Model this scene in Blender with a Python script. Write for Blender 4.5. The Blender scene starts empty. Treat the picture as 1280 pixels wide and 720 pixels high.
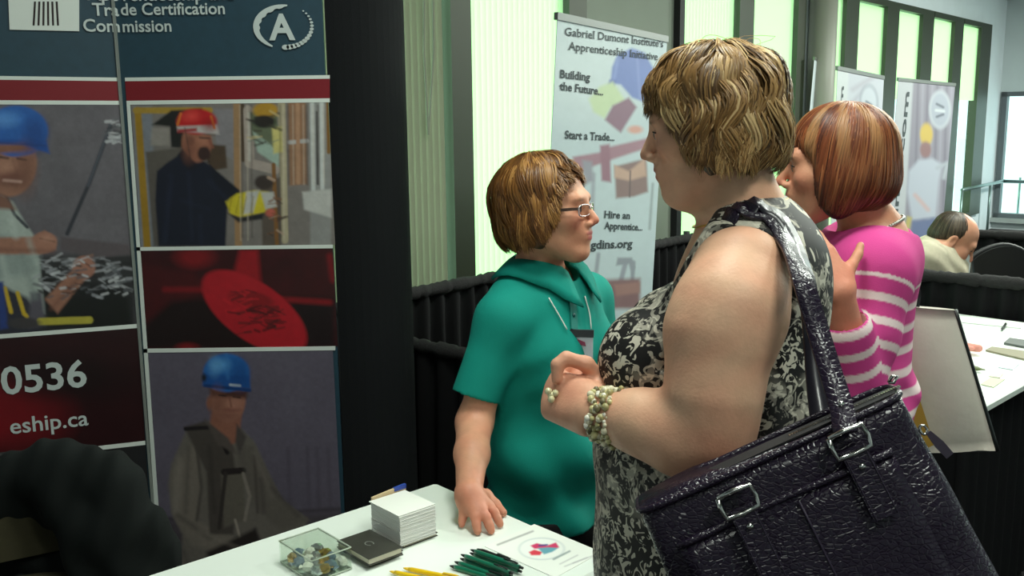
import bpy, bmesh, math, random
import numpy as np
from mathutils import Vector, Matrix

# ------------------------------------------------------------------ camera
SC = bpy.context.scene
COL = SC.collection
F_PX = 1220.0                       # focal length for a 1280 x 720 frame
CAM_Z = 1.58
PITCH = math.atan(213.0 / F_PX)
ROLL = 0.012
_R = np.array([1.0, 0, 0])
_F = np.array([0, math.cos(PITCH), -math.sin(PITCH)])
_U = np.array([0, math.sin(PITCH), math.cos(PITCH)])
_r = math.cos(ROLL) * _R - math.sin(ROLL) * _U
_u = math.cos(ROLL) * _U + math.sin(ROLL) * _R
CAM = np.array([0, 0, CAM_Z])
cd = bpy.data.cameras.new('camera')
cam = bpy.data.objects.new('camera', cd)
COL.objects.link(cam)
cd.sensor_width = 36.0
cd.lens = 36.0 * F_PX / 1280.0
cd.clip_start = 0.05
cam.matrix_world = Matrix(((_r[0], _u[0], -_F[0], 0), (_r[1], _u[1], -_F[1], 0), (_r[2], _u[2], -_F[2], CAM_Z), (0, 0, 0, 1)))
SC.camera = cam

# ------------------------------------------------------------------ exposure, daylight, ceiling lights
SC.view_settings.view_transform = 'Standard'
SC.view_settings.look = 'None'
SC.view_settings.gamma = 1.0
SC.view_settings.exposure = 0.0
SC.view_settings.use_curve_mapping = False
wd = bpy.data.worlds.new('daylight')
SC.world = wd
wd.use_nodes = True
bg = wd.node_tree.nodes['Background']
bg.inputs[0].default_value = (0.80, 0.97, 1.0, 1)
bg.inputs[1].default_value = 1.9

# room frame: dw runs along the window wall (away to the right), nw points into the room
ANG = math.radians(40.0)
DW = np.array([math.sin(ANG), math.cos(ANG), 0])
NW = np.array([math.cos(ANG), -math.sin(ANG), 0])
D0 = 5.2
W0 = np.array([(583 - 640) / F_PX * D0, D0, 0])
ZU = np.array([0, 0, 1.0])
CEIL = 3.25
def wp(t, n, z): return W0 + t * DW + n * NW + z * ZU

def area_light(name, loc, target, sx, sy, watts, col):
    l = bpy.data.lights.new(name, 'AREA')
    l.shape = 'RECTANGLE'; l.size = sx; l.size_y = sy; l.energy = watts; l.color = col
    o = bpy.data.objects.new(name, l); COL.objects.link(o)
    o.location = loc
    d = Vector(target) - Vector(loc)
    o.rotation_euler = d.to_track_quat('-Z', 'Y').to_euler()
    return o
# daylight falling on the outside of the blinds
_p = wp(4.6, -2.2, 2.0); _t = wp(4.6, 0, 1.4)
dl = area_light('daylight_outside', _p, _t, 17.0, 4.5, 500, (0.62, 1.0, 0.46))
# ceiling fixtures: tables and aisle, plus a strong far one added to brighten the walls
LAMPS = [((0.15, 1.75), 38), ((1.9, 2.3), 34), ((0.9, 0.2), 30), ((2.6, 4.4), 60), ((-0.3, -1.4), 14), ((4.4, 6.2), 150), ((6.9, 8.2), 420), ((1.6, 4.2), 24)]
for _i, ((_x, _y), _w) in enumerate(LAMPS):
    area_light('ceiling_light_lamp', (_x, _y, CEIL - 0.06), (_x, _y, 0), 0.58, 0.58, _w, (0.93, 1.0, 0.90))

# ------------------------------------------------------------------ pixel -> place helpers
def ray(px, py): return _F * F_PX + (px - 640.0) * _r + (360.0 - py) * _u
def P(px, py, Y):
    d = ray(px, py); return CAM + d * (Y / d[1])
def atz(px, py, z):
    d = ray(px, py); return CAM + d * ((z - CAM_Z) / d[2])
def atplane(px, py, p0, n):
    d = ray(px, py); return CAM + d * (np.dot(p0 - CAM, n) / np.dot(d, n))
def proj(p):
    v = np.asarray(p) - CAM
    w = v @ _F
    return 640 + F_PX * (v @ _r) / w, 360 - F_PX * (v @ _u) / w
def nrm(v):
    v = np.asarray(v, float); return v / np.linalg.norm(v)

# ------------------------------------------------------------------ materials
def lin(c): return tuple(((x / 255.0) / 12.92 if x <= 10 else ((x / 255.0 + 0.055) / 1.055) ** 2.4) for x in c)
MATS = {}
def mat(name, c, rough=0.6, metal=0.0, spec=0.5, noise=0.0, nscale=30.0, bump=0.0, bscale=80.0, attr=False, coat=0.0, aniso=None):
    if name in MATS: return MATS[name]
    m = bpy.data.materials.new(name); MATS[name] = m
    m.use_nodes = True
    nt = m.node_tree; N = nt.nodes; L = nt.links
    b = N['Principled BSDF']
    b.inputs['Roughness'].default_value = rough
    b.inputs['Metallic'].default_value = metal
    b.inputs['Specular IOR Level'].default_value = spec
    b.inputs['Coat Weight'].default_value = coat
    src = None
    tc = N.new('ShaderNodeTexCoord')
    if attr:
        a = N.new('ShaderNodeAttribute'); a.attribute_name = 'Col'; src = a.outputs['Color']
    else:
        b.inputs['Base Color'].default_value = (*lin(c), 1)
    if noise > 0:
        t = N.new('ShaderNodeTexNoise'); t.inputs['Scale'].default_value = nscale; t.inputs['Detail'].default_value = 4
        L.new(tc.outputs['Object'], t.inputs['Vector'])
        r = N.new('ShaderNodeMapRange'); r.inputs[1].default_value = .3; r.inputs[2].default_value = .7
        r.inputs[3].default_value = 1 - noise; r.inputs[4].default_value = 1 + noise
        L.new(t.outputs['Fac'], r.inputs[0])
        mx = N.new('ShaderNodeMix'); mx.data_type = 'RGBA'; mx.blend_type = 'MULTIPLY'; mx.inputs[0].default_value = 1
        if src: L.new(src, mx.inputs[6])
        else: mx.inputs[6].default_value = (*lin(c), 1)
        L.new(r.outputs[0], mx.inputs[7]); src = mx.outputs[2]
    if src: L.new(src, b.inputs['Base Color'])
    if bump > 0:
        t = N.new('ShaderNodeTexNoise'); t.inputs['Scale'].default_value = bscale; t.inputs['Detail'].default_value = 3
        L.new(tc.outputs['Object'], t.inputs['Vector'])
        bp = N.new('ShaderNodeBump'); bp.inputs['Strength'].default_value = bump; bp.inputs['Distance'].default_value = 0.004
        L.new(t.outputs['Fac'], bp.inputs['Height']); L.new(bp.outputs[0], b.inputs['Normal'])
    return m

def mat_glass(name, tint=(0.9, 1, 0.97), gl=0.12):
    if name in MATS: return MATS[name]
    m = bpy.data.materials.new(name); MATS[name] = m
    m.use_nodes = True; nt = m.node_tree; N = nt.nodes; L = nt.links
    N.remove(N['Principled BSDF'])
    tr = N.new('ShaderNodeBsdfTransparent'); tr.inputs[0].default_value = (*tint, 1)
    g = N.new('ShaderNodeBsdfGlossy'); g.inputs['Roughness'].default_value = 0.02
    fr = N.new('ShaderNodeFresnel'); fr.inputs[0].default_value = 1.45
    mx = N.new('ShaderNodeMixShader')
    ge = N.new('ShaderNodeNewGeometry'); iv = N.new('ShaderNodeMath'); iv.operation = 'SUBTRACT'; iv.inputs[0].default_value = 1.0
    L.new(ge.outputs['Backfacing'], iv.inputs[1]); mu = N.new('ShaderNodeMath'); mu.operation = 'MULTIPLY'
    L.new(fr.outputs[0], mu.inputs[0]); L.new(iv.outputs[0], mu.inputs[1])
    L.new(mu.outputs[0], mx.inputs[0]); L.new(tr.outputs[0], mx.inputs[1]); L.new(g.outputs[0], mx.inputs[2])
    L.new(mx.outputs[0], N['Material Output'].inputs[0])
    return m

def mat_blind(name, c, trans=0.75):
    if name in MATS: return MATS[name]
    m = bpy.data.materials.new(name); MATS[name] = m
    m.use_nodes = True; nt = m.node_tree; N = nt.nodes; L = nt.links
    N.remove(N['Principled BSDF'])
    a = N.new('ShaderNodeBsdfTranslucent'); a.inputs[0].default_value = (*lin(c), 1)
    d = N.new('ShaderNodeBsdfDiffuse'); d.inputs[0].default_value = (*lin(c), 1)
    mx = N.new('ShaderNodeMixShader'); mx.inputs[0].default_value = trans
    L.new(d.outputs[0], mx.inputs[1]); L.new(a.outputs[0], mx.inputs[2])
    L.new(mx.outputs[0], N['Material Output'].inputs[0])
    return m

# ------------------------------------------------------------------ objects
WORLD_LOC = {}
def thing(name, label, cat, loc, group=None, kind=None):
    o = bpy.data.objects.new(name, None); COL.objects.link(o)
    o.empty_display_size = 0.1
    o.location = Vector(loc); WORLD_LOC[o.name] = np.array(loc, float)
    tag(o, label, cat, group, kind)
    return o
def tag(o, label=None, cat=None, group=None, kind=None):
    if label: o['label'] = label
    if cat: o['category'] = cat
    if group: o['group'] = group
    if kind: o['kind'] = kind
    return o
def mk(name, V, Fc, m, parent=None, smooth=False, cols=None, local=False):
    """one mesh object from world-space vertices; its origin goes to its base"""
    V = np.asarray(V, float).reshape(-1, 3)
    if local: loc = np.zeros(3)
    else:
        lo, hi = V.min(0), V.max(0); loc = np.array([(lo[0] + hi[0]) / 2, (lo[1] + hi[1]) / 2, lo[2]])
    me = bpy.data.meshes.new(name)
    if isinstance(Fc, np.ndarray):
        n = Fc.shape[1]
        me.vertices.add(len(V)); me.vertices.foreach_set('co', (V - loc).astype(np.float32).ravel())
        me.loops.add(Fc.size); me.loops.foreach_set('vertex_index', Fc.astype(np.int32).ravel())
        me.polygons.add(len(Fc)); me.polygons.foreach_set('loop_start', np.arange(0, Fc.size, n, dtype=np.int32))
        me.update(calc_edges=True); me.validate()
    else:
        me.from_pydata([tuple(v) for v in (V - loc)], [], Fc); me.update()
    if smooth: me.polygons.foreach_set('use_smooth', np.ones(len(me.polygons), bool))
    if cols is not None:
        a = me.color_attributes.new('Col', 'FLOAT_COLOR', 'POINT')
        c4 = np.ones((len(V), 4), np.float32); c4[:, :3] = cols
        a.data.foreach_set('color', c4.ravel())
    if m: me.materials.append(m)
    o = bpy.data.objects.new(name, me); COL.objects.link(o)
    o.location = Vector(loc); WORLD_LOC[o.name] = loc
    if parent is not None:
        o.parent = parent
        if not local: o.matrix_parent_inverse = Matrix.Translation(Vector(-WORLD_LOC[parent.name]))
    return o

class MB:
    def __init__(s): s.V = []; s.F = []
    def add(s, V, Fc):
        n = len(s.V); s.V += [tuple(map(float, v)) for v in V]; s.F += [tuple(i + n for i in f) for f in Fc]; return s
    def box(s, c, ex, ey, ez, hx, hy, hz, bev=0.0):
        c = np.asarray(c, float); ex, ey, ez = map(np.asarray, (ex, ey, ez))
        if bev <= 0:
            V = [c + sx * hx * ex + sy * hy * ey + sz * hz * ez for sz in (-1, 1) for sx, sy in ((-1, -1), (1, -1), (1, 1), (-1, 1))]
            return s.add(V, [(3, 2, 1, 0), (4, 5, 6, 7), (0, 1, 5, 4), (1, 2, 6, 5), (2, 3, 7, 6), (3, 0, 4, 7)])
        rings = []
        b = bev
        for z, ins in ((-hz, b), (-hz + b, 0), (hz - b, 0), (hz, b)):
            x, y = hx - ins, hy - ins
            pts = [(-x + b, -y), (x - b, -y), (x, -y + b), (x, y - b), (x - b, y), (-x + b, y), (-x, y - b), (-x, -y + b)]
            rings.append([c + p * ex + q * ey + z * ez for p, q in pts])
        V = [v for r in rings for v in r]
        Fc = [tuple(range(7, -1, -1)), tuple(range(24, 32))]
        for k in range(3):
            for i in range(8): j = (i + 1) % 8; Fc.append((k * 8 + i, k * 8 + j, k * 8 + 8 + j, k * 8 + 8 + i))
        return s.add(V, Fc)
    def wbox(s, lo, hi, bev=0.0):
        lo, hi = np.asarray(lo, float), np.asarray(hi, float); h = (hi - lo) / 2
        return s.box((lo + hi) / 2, (1, 0, 0), (0, 1, 0), (0, 0, 1), *h, bev=bev)
    def tube(s, pts, rad, n=8, cap=True, up=(0, 0, 1), flat=1.0):
        pts = [np.asarray(p, float) for p in pts]; m = len(pts)
        if not hasattr(rad, '__len__'): rad = [rad] * m
        base = len(s.V); prev = None; V = []
        for i, p in enumerate(pts):
            d = nrm(pts[min(i + 1, m - 1)] - pts[max(i - 1, 0)])
            if prev is None:
                a = np.cross(d, up)
                if np.linalg.norm(a) < 1e-4: a = np.cross(d, (1, 0, 0))
            else: a = prev - d * np.dot(prev, d)
            a = nrm(a); prev = a; b = np.cross(d, a)
            V += [p + rad[i] * (math.cos(2 * math.pi * k / n) * a + flat * math.sin(2 * math.pi * k / n) * b) for k in range(n)]
        Fc = [(i * n + k, i * n + (k + 1) % n, (i + 1) * n + (k + 1) % n, (i + 1) * n + k) for i in range(m - 1) for k in range(n)]
        if cap: Fc += [tuple(range(n - 1, -1, -1)), tuple((m - 1) * n + k for k in range(n))]
        return s.add(V, Fc)
    def ball(s, c, r, nu=8, nv=6, sc=(1, 1, 1)):
        c = np.asarray(c, float); V = [c + (0, 0, r * sc[2])]
        for i in range(1, nv):
            t = math.pi * i / nv
            V += [c + (r * sc[0] * math.sin(t) * math.cos(2 * math.pi * k / nu), r * sc[1] * math.sin(t) * math.sin(2 * math.pi * k / nu), r * sc[2] * math.cos(t)) for k in range(nu)]
        V.append(c - (0, 0, r * sc[2])); Fc = [(0, 1 + k, 1 + (k + 1) % nu) for k in range(nu)]
        for i in range(nv - 2):
            for k in range(nu): a = 1 + i * nu + k; b = 1 + i * nu + (k + 1) % nu; Fc.append((a, a + nu, b + nu, b))
        e = len(V) - 1; o = 1 + (nv - 2) * nu
        Fc += [(o + k, e, o + (k + 1) % nu) for k in range(nu)]
        return s.add(V, Fc)
    def plate(s, pts, n, th):
        """polygon given by world points, extruded by th along -n"""
        pts = [np.asarray(p, float) for p in pts]; k = len(pts); n = np.asarray(n, float)
        V = pts + [p - n * th for p in pts]
        Fc = [tuple(range(k)), tuple(range(2 * k - 1, k - 1, -1))] + [(i, i + k, (i + 1) % k + k, (i + 1) % k) for i in range(k)]
        return s.add(V, Fc)
    def ribbon(s, pts, wid, th, side):
        """strap: pts centre line, side = width direction(s)"""
        m = len(pts); V = []
        for i, p in enumerate(pts):
            p = np.asarray(p, float)
            d = nrm(np.asarray(pts[min(i + 1, m - 1)]) - np.asarray(pts[max(i - 1, 0)]))
            sd = np.asarray(side[i] if isinstance(side, list) else side, float); sd = nrm(sd - d * np.dot(sd, d)); nn = np.cross(d, sd)
            w = wid[i] if hasattr(wid, '__len__') else wid
            V += [p - sd * w / 2 - nn * th / 2, p + sd * w / 2 - nn * th / 2, p + sd * w / 2 + nn * th / 2, p - sd * w / 2 + nn * th / 2]
        Fc = [(i * 4 + k, i * 4 + (k + 1) % 4, i * 4 + 4 + (k + 1) % 4, i * 4 + 4 + k) for i in range(m - 1) for k in range(4)]
        Fc += [(3, 2, 1, 0), tuple((m - 1) * 4 + k for k in range(4))]
        return s.add(V, Fc)
    def build(s, name, m, parent=None, smooth=False, local=False): return mk(name, s.V, s.F, m, parent, smooth, local=local)

def spline(pts, n):
    """Catmull-Rom through pts, n samples"""
    p = np.array([np.asarray(q, float) for q in pts]); m = len(p)
    e = np.vstack([2 * p[0] - p[1], p, 2 * p[-1] - p[-2]])
    out = []
    for x in np.linspace(0, m - 1, n):
        i = min(int(x), m - 2); t = x - i; a, b, c, d = e[i], e[i + 1], e[i + 2], e[i + 3]
        out.append(0.5 * ((2 * b) + (c - a) * t + (2 * a - 5 * b + 4 * c - d) * t * t + (3 * b - a - 3 * c + d) * t ** 3))
    return out

def lettering(body, size, m, org, ex, ey, parent, align='LEFT', bold=0.0, name='lettering', xs=1.0, spacing=1.0, fit=None, serif=False):
    cu = bpy.data.curves.new('txt', 'FONT'); cu.body = body; cu.size = 1.0; cu.align_x = align; cu.offset = bold
    cu.space_character = spacing; cu.extrude = 0.0; cu.resolution_u = 3
    o = bpy.data.objects.new('txt', cu); COL.objects.link(o)
    dg = bpy.context.evaluated_depsgraph_get()
    me = bpy.data.meshes.new_from_object(o.evaluated_get(dg))
    v = np.zeros(len(me.vertices) * 3); me.vertices.foreach_get('co', v); v = v.reshape(-1, 3)
    Fc = [tuple(p.vertices) for p in me.polygons]
    if serif:       # slab feet on the flat stem ends
        use = {}
        for f in Fc:
            for i, j in zip(f, f[1:] + f[:1]): use.setdefault((min(i, j), max(i, j)), []).append(f)
        v = list(map(tuple, v))
        for (i, j), fs in use.items():
            p, q = v[i], v[j]; L_ = abs(p[0] - q[0])
            if len(fs) == 1 and abs(p[1] - q[1]) < .006 and .05 < L_ < .2:
                up = np.mean([v[t][1] for t in fs[0]]) > p[1]; x0, x1 = min(p[0], q[0]) - .05, max(p[0], q[0]) + .05; y0, y1 = (p[1], p[1] + .05) if up else (p[1] - .05, p[1])
                n0 = len(v); v += [(x0, y0, .002), (x1, y0, .002), (x1, y1, .002), (x0, y1, .002)]; Fc.append((n0, n0 + 1, n0 + 2, n0 + 3))
        v = np.array(v)
    bpy.data.objects.remove(o); bpy.data.curves.remove(cu); bpy.data.meshes.remove(me)
    ex, ey = nrm(ex), nrm(ey)
    if fit: v[:, 0] -= v[:, 0].min(); xs = fit / (v[:, 0].max() * size)
    W = np.asarray(org) + np.outer(v[:, 0] * size * xs, ex) + np.outer(v[:, 1] * size, ey)
    if not serif: return mk(name, W, Fc, m, parent)
    # one part per word
    fx = sorted((min(v[i, 0] for i in f), max(v[i, 0] for i in f), f) for f in Fc); words = [[fx[0][2]]]; hi = fx[0][1]
    for l_, h_, f in fx[1:]:
        if l_ - hi > .13: words.append([])
        words[-1].append(f); hi = max(hi, h_)
    for w in words:
        ids = sorted({i for f in w for i in f}); mp = {i: k for k, i in enumerate(ids)}; o = mk(name, W[ids], [tuple(mp[i] for i in f) for f in w], m, parent)
    return o

# ------------------------------------------------------------------ painted prints (colours stored on the print's own vertices)
def seg_d(X, Y, a, b):
    ax, ay = a; bx, by = b; dx, dy = bx - ax, by - ay
    t = np.clip(((X - ax) * dx + (Y - ay) * dy) / (dx * dx + dy * dy + 1e-9), 0, 1)
    return np.hypot(X - ax - t * dx, Y - ay - t * dy)
class Paint:
    def __init__(s, X, Y, base, seed=0):
        s.X, s.Y = X, Y; s.C = np.zeros(X.shape + (3,)); s.C[:] = lin(base); s.seed = seed
    def mix(s, m, c):
        s.C = s.C * (1 - m[..., None]) + np.array(lin(c)) * m[..., None]; return s
    def poly(s, pts, c, soft=1.7, op=1.0):
        X, Y = s.X, s.Y; n = len(pts); d = np.full(X.shape, 1e9); ins = np.zeros(X.shape, bool)
        for i in range(n):
            a, b = pts[i], pts[(i + 1) % n]
            d = np.minimum(d, seg_d(X, Y, a, b))
            cond = (a[1] > Y) != (b[1] > Y)
            ins ^= cond & (X < (b[0] - a[0]) * (Y - a[1]) / (b[1] - a[1] + 1e-12) + a[0])
        sd = np.where(ins, -d, d)
        return s.mix(np.clip(0.5 - sd / (2 * soft), 0, 1) * op, c)
    def ell(s, c, r, col, rot=0, soft=1.7, op=1.0):
        X, Y = s.X - c[0], s.Y - c[1]; a = math.radians(rot)
        x = X * math.cos(a) + Y * math.sin(a); y = -X * math.sin(a) + Y * math.cos(a)
        q = np.hypot(x / r[0], y / r[1]); sd = (q - 1) * min(r)
        return s.mix(np.clip(0.5 - sd / (2 * soft), 0, 1) * op, col)
    def line(s, pts, w, col, soft=1.0, op=1.0):
        d = np.full(s.X.shape, 1e9)
        for a, b in zip(pts[:-1], pts[1:]): d = np.minimum(d, seg_d(s.X, s.Y, a, b))
        return s.mix(np.clip(0.5 - (d - w / 2) / (2 * soft), 0, 1) * op, col)
    def noise(s, sc, amp, seed=1, region=None):
        rs = np.random.RandomState(seed); g = rs.rand(64, 64)
        def vn(x, y):
            xi = np.floor(x).astype(int); yi = np.floor(y).astype(int); fx = x - xi; fy = y - yi
            fx = fx * fx * (3 - 2 * fx); fy = fy * fy * (3 - 2 * fy)
            g_ = lambda i, j: g[i % 64, j % 64]
            return (g_(xi, yi) * (1 - fx) + g_(xi + 1, yi) * fx) * (1 - fy) + (g_(xi, yi + 1) * (1 - fx) + g_(xi + 1, yi + 1) * fx) * fy
        v = vn(s.X / sc, s.Y / sc) * .6 + vn(s.X / sc * 2.1 + 7, s.Y / sc * 2.1) * .4
        k = 1 + amp * (v - .5) * 2
        if region is not None: k = np.where(region, k, 1)
        s.C *= k[..., None]; return s
    def stripes(s, region_c, region_r, n, cols, seed=3, wl=9):
        rs = np.random.RandomState(seed)
        for i in range(n):
            a = rs.rand(2) * 2 - 1; x = region_c[0] + a[0] * region_r[0]; y = region_c[1] + a[1] * region_r[1]; t = rs.rand() * 1.2 - .6; w = wl * (.4 + rs.rand())
            s.line([(x - w * math.cos(t), y - w * math.sin(t)), (x + w * math.cos(t), y + w * math.sin(t))], 1 + 3 * rs.rand(), cols[rs.randint(len(cols))], op=.7)
        return s

def print_grid(name, c00, c10, c11, c01, paintfn, m, parent, step=0.0032, off=None):
    """flat print spanning four corner points (tl, tr, br, bl); paintfn(X, Y) gets the artwork coordinates and returns colours"""
    c00, c10, c11, c01 = [np.asarray(c, float) for c in (c00, c10, c11, c01)]
    nu = int(np.linalg.norm(c10 - c00) / step) + 2; nv = int(np.linalg.norm(c01 - c00) / step) + 2
    u = np.linspace(0, 1, nu)[None, :, None]; v = np.linspace(0, 1, nv)[:, None, None]
    W = (c00 * (1 - u) + c10 * u) * (1 - v) + (c01 * (1 - u) + c11 * u) * v
    X, Y = proj(W.reshape(-1, 3)); C = paintfn(X, Y)
    idx = np.arange(nu * nv).reshape(nv, nu)
    Fc = np.stack([idx[:-1, :-1], idx[1:, :-1], idx[1:, 1:], idx[:-1, 1:]], -1).reshape(-1, 4)
    return mk(name, W.reshape(-1, 3), Fc, m, parent, cols=C)

# ------------------------------------------------------------------ implicit surfaces for bodies, cloth and hair
def smin(a, b, k):
    if k <= 0: return np.minimum(a, b)
    h = np.maximum(k - np.abs(a - b), 0) / k
    return np.minimum(a, b) - h * h * k * .25
def smax(a, b, k): return -smin(-a, -b, k)
class Sdf:
    def __init__(s, sc=1.0): s.p = []; s.groups = []; s.sc = sc
    def group(s, k=.01):
        g = Sdf(s.sc); s.groups.append((g, k)); return g
    def allp(s): return s.p + [q for g, _ in s.groups for q in g.p]
    def cone(s, a, b, ra, rb, k=.015, sub=False, side=None, flat=1.0, tagname=None):
        ra, rb, k = ra * s.sc, rb * s.sc, k * s.sc; a, b = np.asarray(a, float), np.asarray(b, float); m = max(ra, rb) * max(1, flat) + k
        s.p.append(dict(t='c', a=a, b=b, ra=ra, rb=rb, k=k, sub=sub, side=None if side is None else nrm(side), flat=flat, lo=np.minimum(a, b) - m, hi=np.maximum(a, b) + m, tag=tagname)); return s
    def chain(s, pts, rad, k=.015, **kw):
        for i in range(len(pts) - 1): s.cone(pts[i], pts[i + 1], rad[i], rad[i + 1], k, **kw)
        return s
    def ell(s, c, r, R=None, k=.015, sub=False, tagname=None):
        k = k * s.sc; c = np.asarray(c, float); r = np.asarray(r, float) * s.sc; R = np.eye(3) if R is None else np.asarray(R, float)
        m = (np.abs(R) @ r) + k
        s.p.append(dict(t='e', c=c, r=r, R=R, k=k, sub=sub, lo=c - m, hi=c + m, tag=tagname)); return s
    @staticmethod
    def dist(q, X, Y, Z):
        if q['t'] == 'c':
            a, b = q['a'], q['b']; d = b - a; L2 = d @ d + 1e-12
            x, y, z = X - a[0], Y - a[1], Z - a[2]
            t = np.clip((x * d[0] + y * d[1] + z * d[2]) / L2, 0, 1)
            x, y, z = x - t * d[0], y - t * d[1], z - t * d[2]
            if q['side'] is not None:
                w = q['side']; g = (1 / q['flat'] - 1) * (x * w[0] + y * w[1] + z * w[2])
                x, y, z = x + g * w[0], y + g * w[1], z + g * w[2]
                return (np.sqrt(x * x + y * y + z * z) - (q['ra'] + t * (q['rb'] - q['ra']))) * min(1, q['flat'])
            return np.sqrt(x * x + y * y + z * z) - (q['ra'] + t * (q['rb'] - q['ra']))
        c, r, R = q['c'], q['r'], q['R']; x, y, z = X - c[0], Y - c[1], Z - c[2]
        u = x * R[0, 0] + y * R[1, 0] + z * R[2, 0]; v = x * R[0, 1] + y * R[1, 1] + z * R[2, 1]; w = x * R[0, 2] + y * R[1, 2] + z * R[2, 2]
        k0 = np.sqrt((u / r[0]) ** 2 + (v / r[1]) ** 2 + (w / r[2]) ** 2)
        k1 = np.sqrt((u / r[0] ** 2) ** 2 + (v / r[1] ** 2) ** 2 + (w / r[2] ** 2) ** 2) + 1e-9
        return k0 * (k0 - 1) / k1
    def eval(s, Q, off=0):
        X, Y, Z = Q[:, 0], Q[:, 1], Q[:, 2]; d = np.full(len(Q), 1.0)
        for q in s.p:
            e = s.dist(q, X, Y, Z)
            d = smax(d, -e, q['k']) if q['sub'] else smin(d, e, q['k'])
        for g, k in s.groups: d = smin(d, g.eval(Q), k)
        return d - off
    def mesh(s, h, off=0.0, clip=None, disp=None):
        lo = np.min([q['lo'] for q in s.allp() if not q['sub']], 0) - off - 3 * h; hi = np.max([q['hi'] for q in s.allp() if not q['sub']], 0) + off + 3 * h
        n = np.ceil((hi - lo) / h).astype(int) + 1
        ax = [(lo[i] + h * np.arange(n[i])).astype(np.float32) for i in range(3)]
        D = np.ones(n, np.float32)
        mg = off + 3 * h
        def rng(l_, h_): return np.maximum(((l_ - mg - lo) / h).astype(int), 0), np.minimum(((h_ + mg - lo) / h).astype(int) + 2, n)
        def fill(D, prims, base):
          for q in prims:
            i0, i1 = rng(q['lo'], q['hi'])
            i0 = np.maximum(i0, base); i1 = np.minimum(i1, base + np.array(D.shape))
            if (i1 <= i0).any(): continue
            sl = tuple(slice(a, b) for a, b in zip(i0, i1)); sd = tuple(slice(a - c, b - c) for a, b, c in zip(i0, i1, base))
            e = s.dist(q, ax[0][sl[0]][:, None, None], ax[1][sl[1]][None, :, None], ax[2][sl[2]][None, None, :]).astype(np.float32)
            D[sd] = smax(D[sd], -e, q['k']) if q['sub'] else smin(D[sd], e, q['k'])
        fill(D, s.p, np.zeros(3, int))
        for g, k in s.groups:
            j0, j1 = rng(np.min([q['lo'] for q in g.p], 0) - k, np.max([q['hi'] for q in g.p], 0) + k)
            G = np.ones(j1 - j0, np.float32); fill(G, g.p, j0); sl = tuple(slice(a, c) for a, c in zip(j0, j1)); D[sl] = smin(D[sl], G, k)
        D -= np.float32(off)
        X, Y, Z = ax[0][:, None, None], ax[1][None, :, None], ax[2][None, None, :]
        if disp is not None: D += disp(X, Y, Z).astype(np.float32)
        if clip is not None: D = np.maximum(D, clip(X, Y, Z).astype(np.float32))
        # surface nets
        S = D < 0
        cnt = np.zeros(n - 1, np.int8)
        for i in (0, 1):
            for j in (0, 1):
                for k in (0, 1): cnt += S[i:n[0] - 1 + i, j:n[1] - 1 + j, k:n[2] - 1 + k]
        act = (cnt > 0) & (cnt < 8)
        I = np.argwhere(act)
        if len(I) == 0: return np.zeros((0, 3)), np.zeros((0, 4), int)
        cid = np.full(n - 1, -1, np.int32); cid[act] = np.arange(len(I))
        corners = [(i, j, k) for i in (0, 1) for j in (0, 1) for k in (0, 1)]
        vals = np.stack([D[I[:, 0] + c[0], I[:, 1] + c[1], I[:, 2] + c[2]] for c in corners], 1)
        acc = np.zeros((len(I), 3)); num = np.zeros(len(I))
        for a in range(8):
            for b in range(a + 1, 8):
                ca, cb = np.array(corners[a]), np.array(corners[b])
                if np.abs(ca - cb).sum() != 1: continue
                va, vb = vals[:, a], vals[:, b]; m = (va < 0) != (vb < 0)
                t = np.where(m, va / np.where(m, va - vb, 1), 0)
                acc += np.where(m[:, None], ca + t[:, None] * (cb - ca), 0); num += m
        V = lo + h * (I + acc / num[:, None])
        Fs = []
        for axn in range(3):
            sl0 = [slice(None)] * 3; sl1 = [slice(None)] * 3; sl0[axn] = slice(0, n[axn] - 1); sl1[axn] = slice(1, n[axn])
            A, B = S[tuple(sl0)], S[tuple(sl1)]
            E = np.argwhere(A != B); u, v = (axn + 1) % 3, (axn + 2) % 3
            E = E[(E[:, u] > 0) & (E[:, v] > 0) & (E[:, u] < n[u] - 1) & (E[:, v] < n[v] - 1)]
            ins = A[tuple(E.T)]
            def c(du, dv):
                Q = E.copy(); Q[:, u] += du; Q[:, v] += dv; return cid[tuple(Q.T)]
            q = np.stack([c(-1, -1), c(0, -1), c(0, 0), c(-1, 0)], 1)
            q[~ins] = q[~ins][:, ::-1]
            Fs.append(q)
        return V, np.vstack(Fs)

def relax(V, Fc, n=1, f=.5):
    for _ in range(n):
        acc = np.zeros_like(V); c = np.zeros(len(V))
        for a in range(4):
            b = (a + 1) % 4
            np.add.at(acc, Fc[:, a], V[Fc[:, b]]); np.add.at(c, Fc[:, a], 1)
            np.add.at(acc, Fc[:, b], V[Fc[:, a]]); np.add.at(c, Fc[:, b], 1)
        V = V * (1 - f) + f * acc / np.maximum(c, 1)[:, None]
    return V

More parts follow.
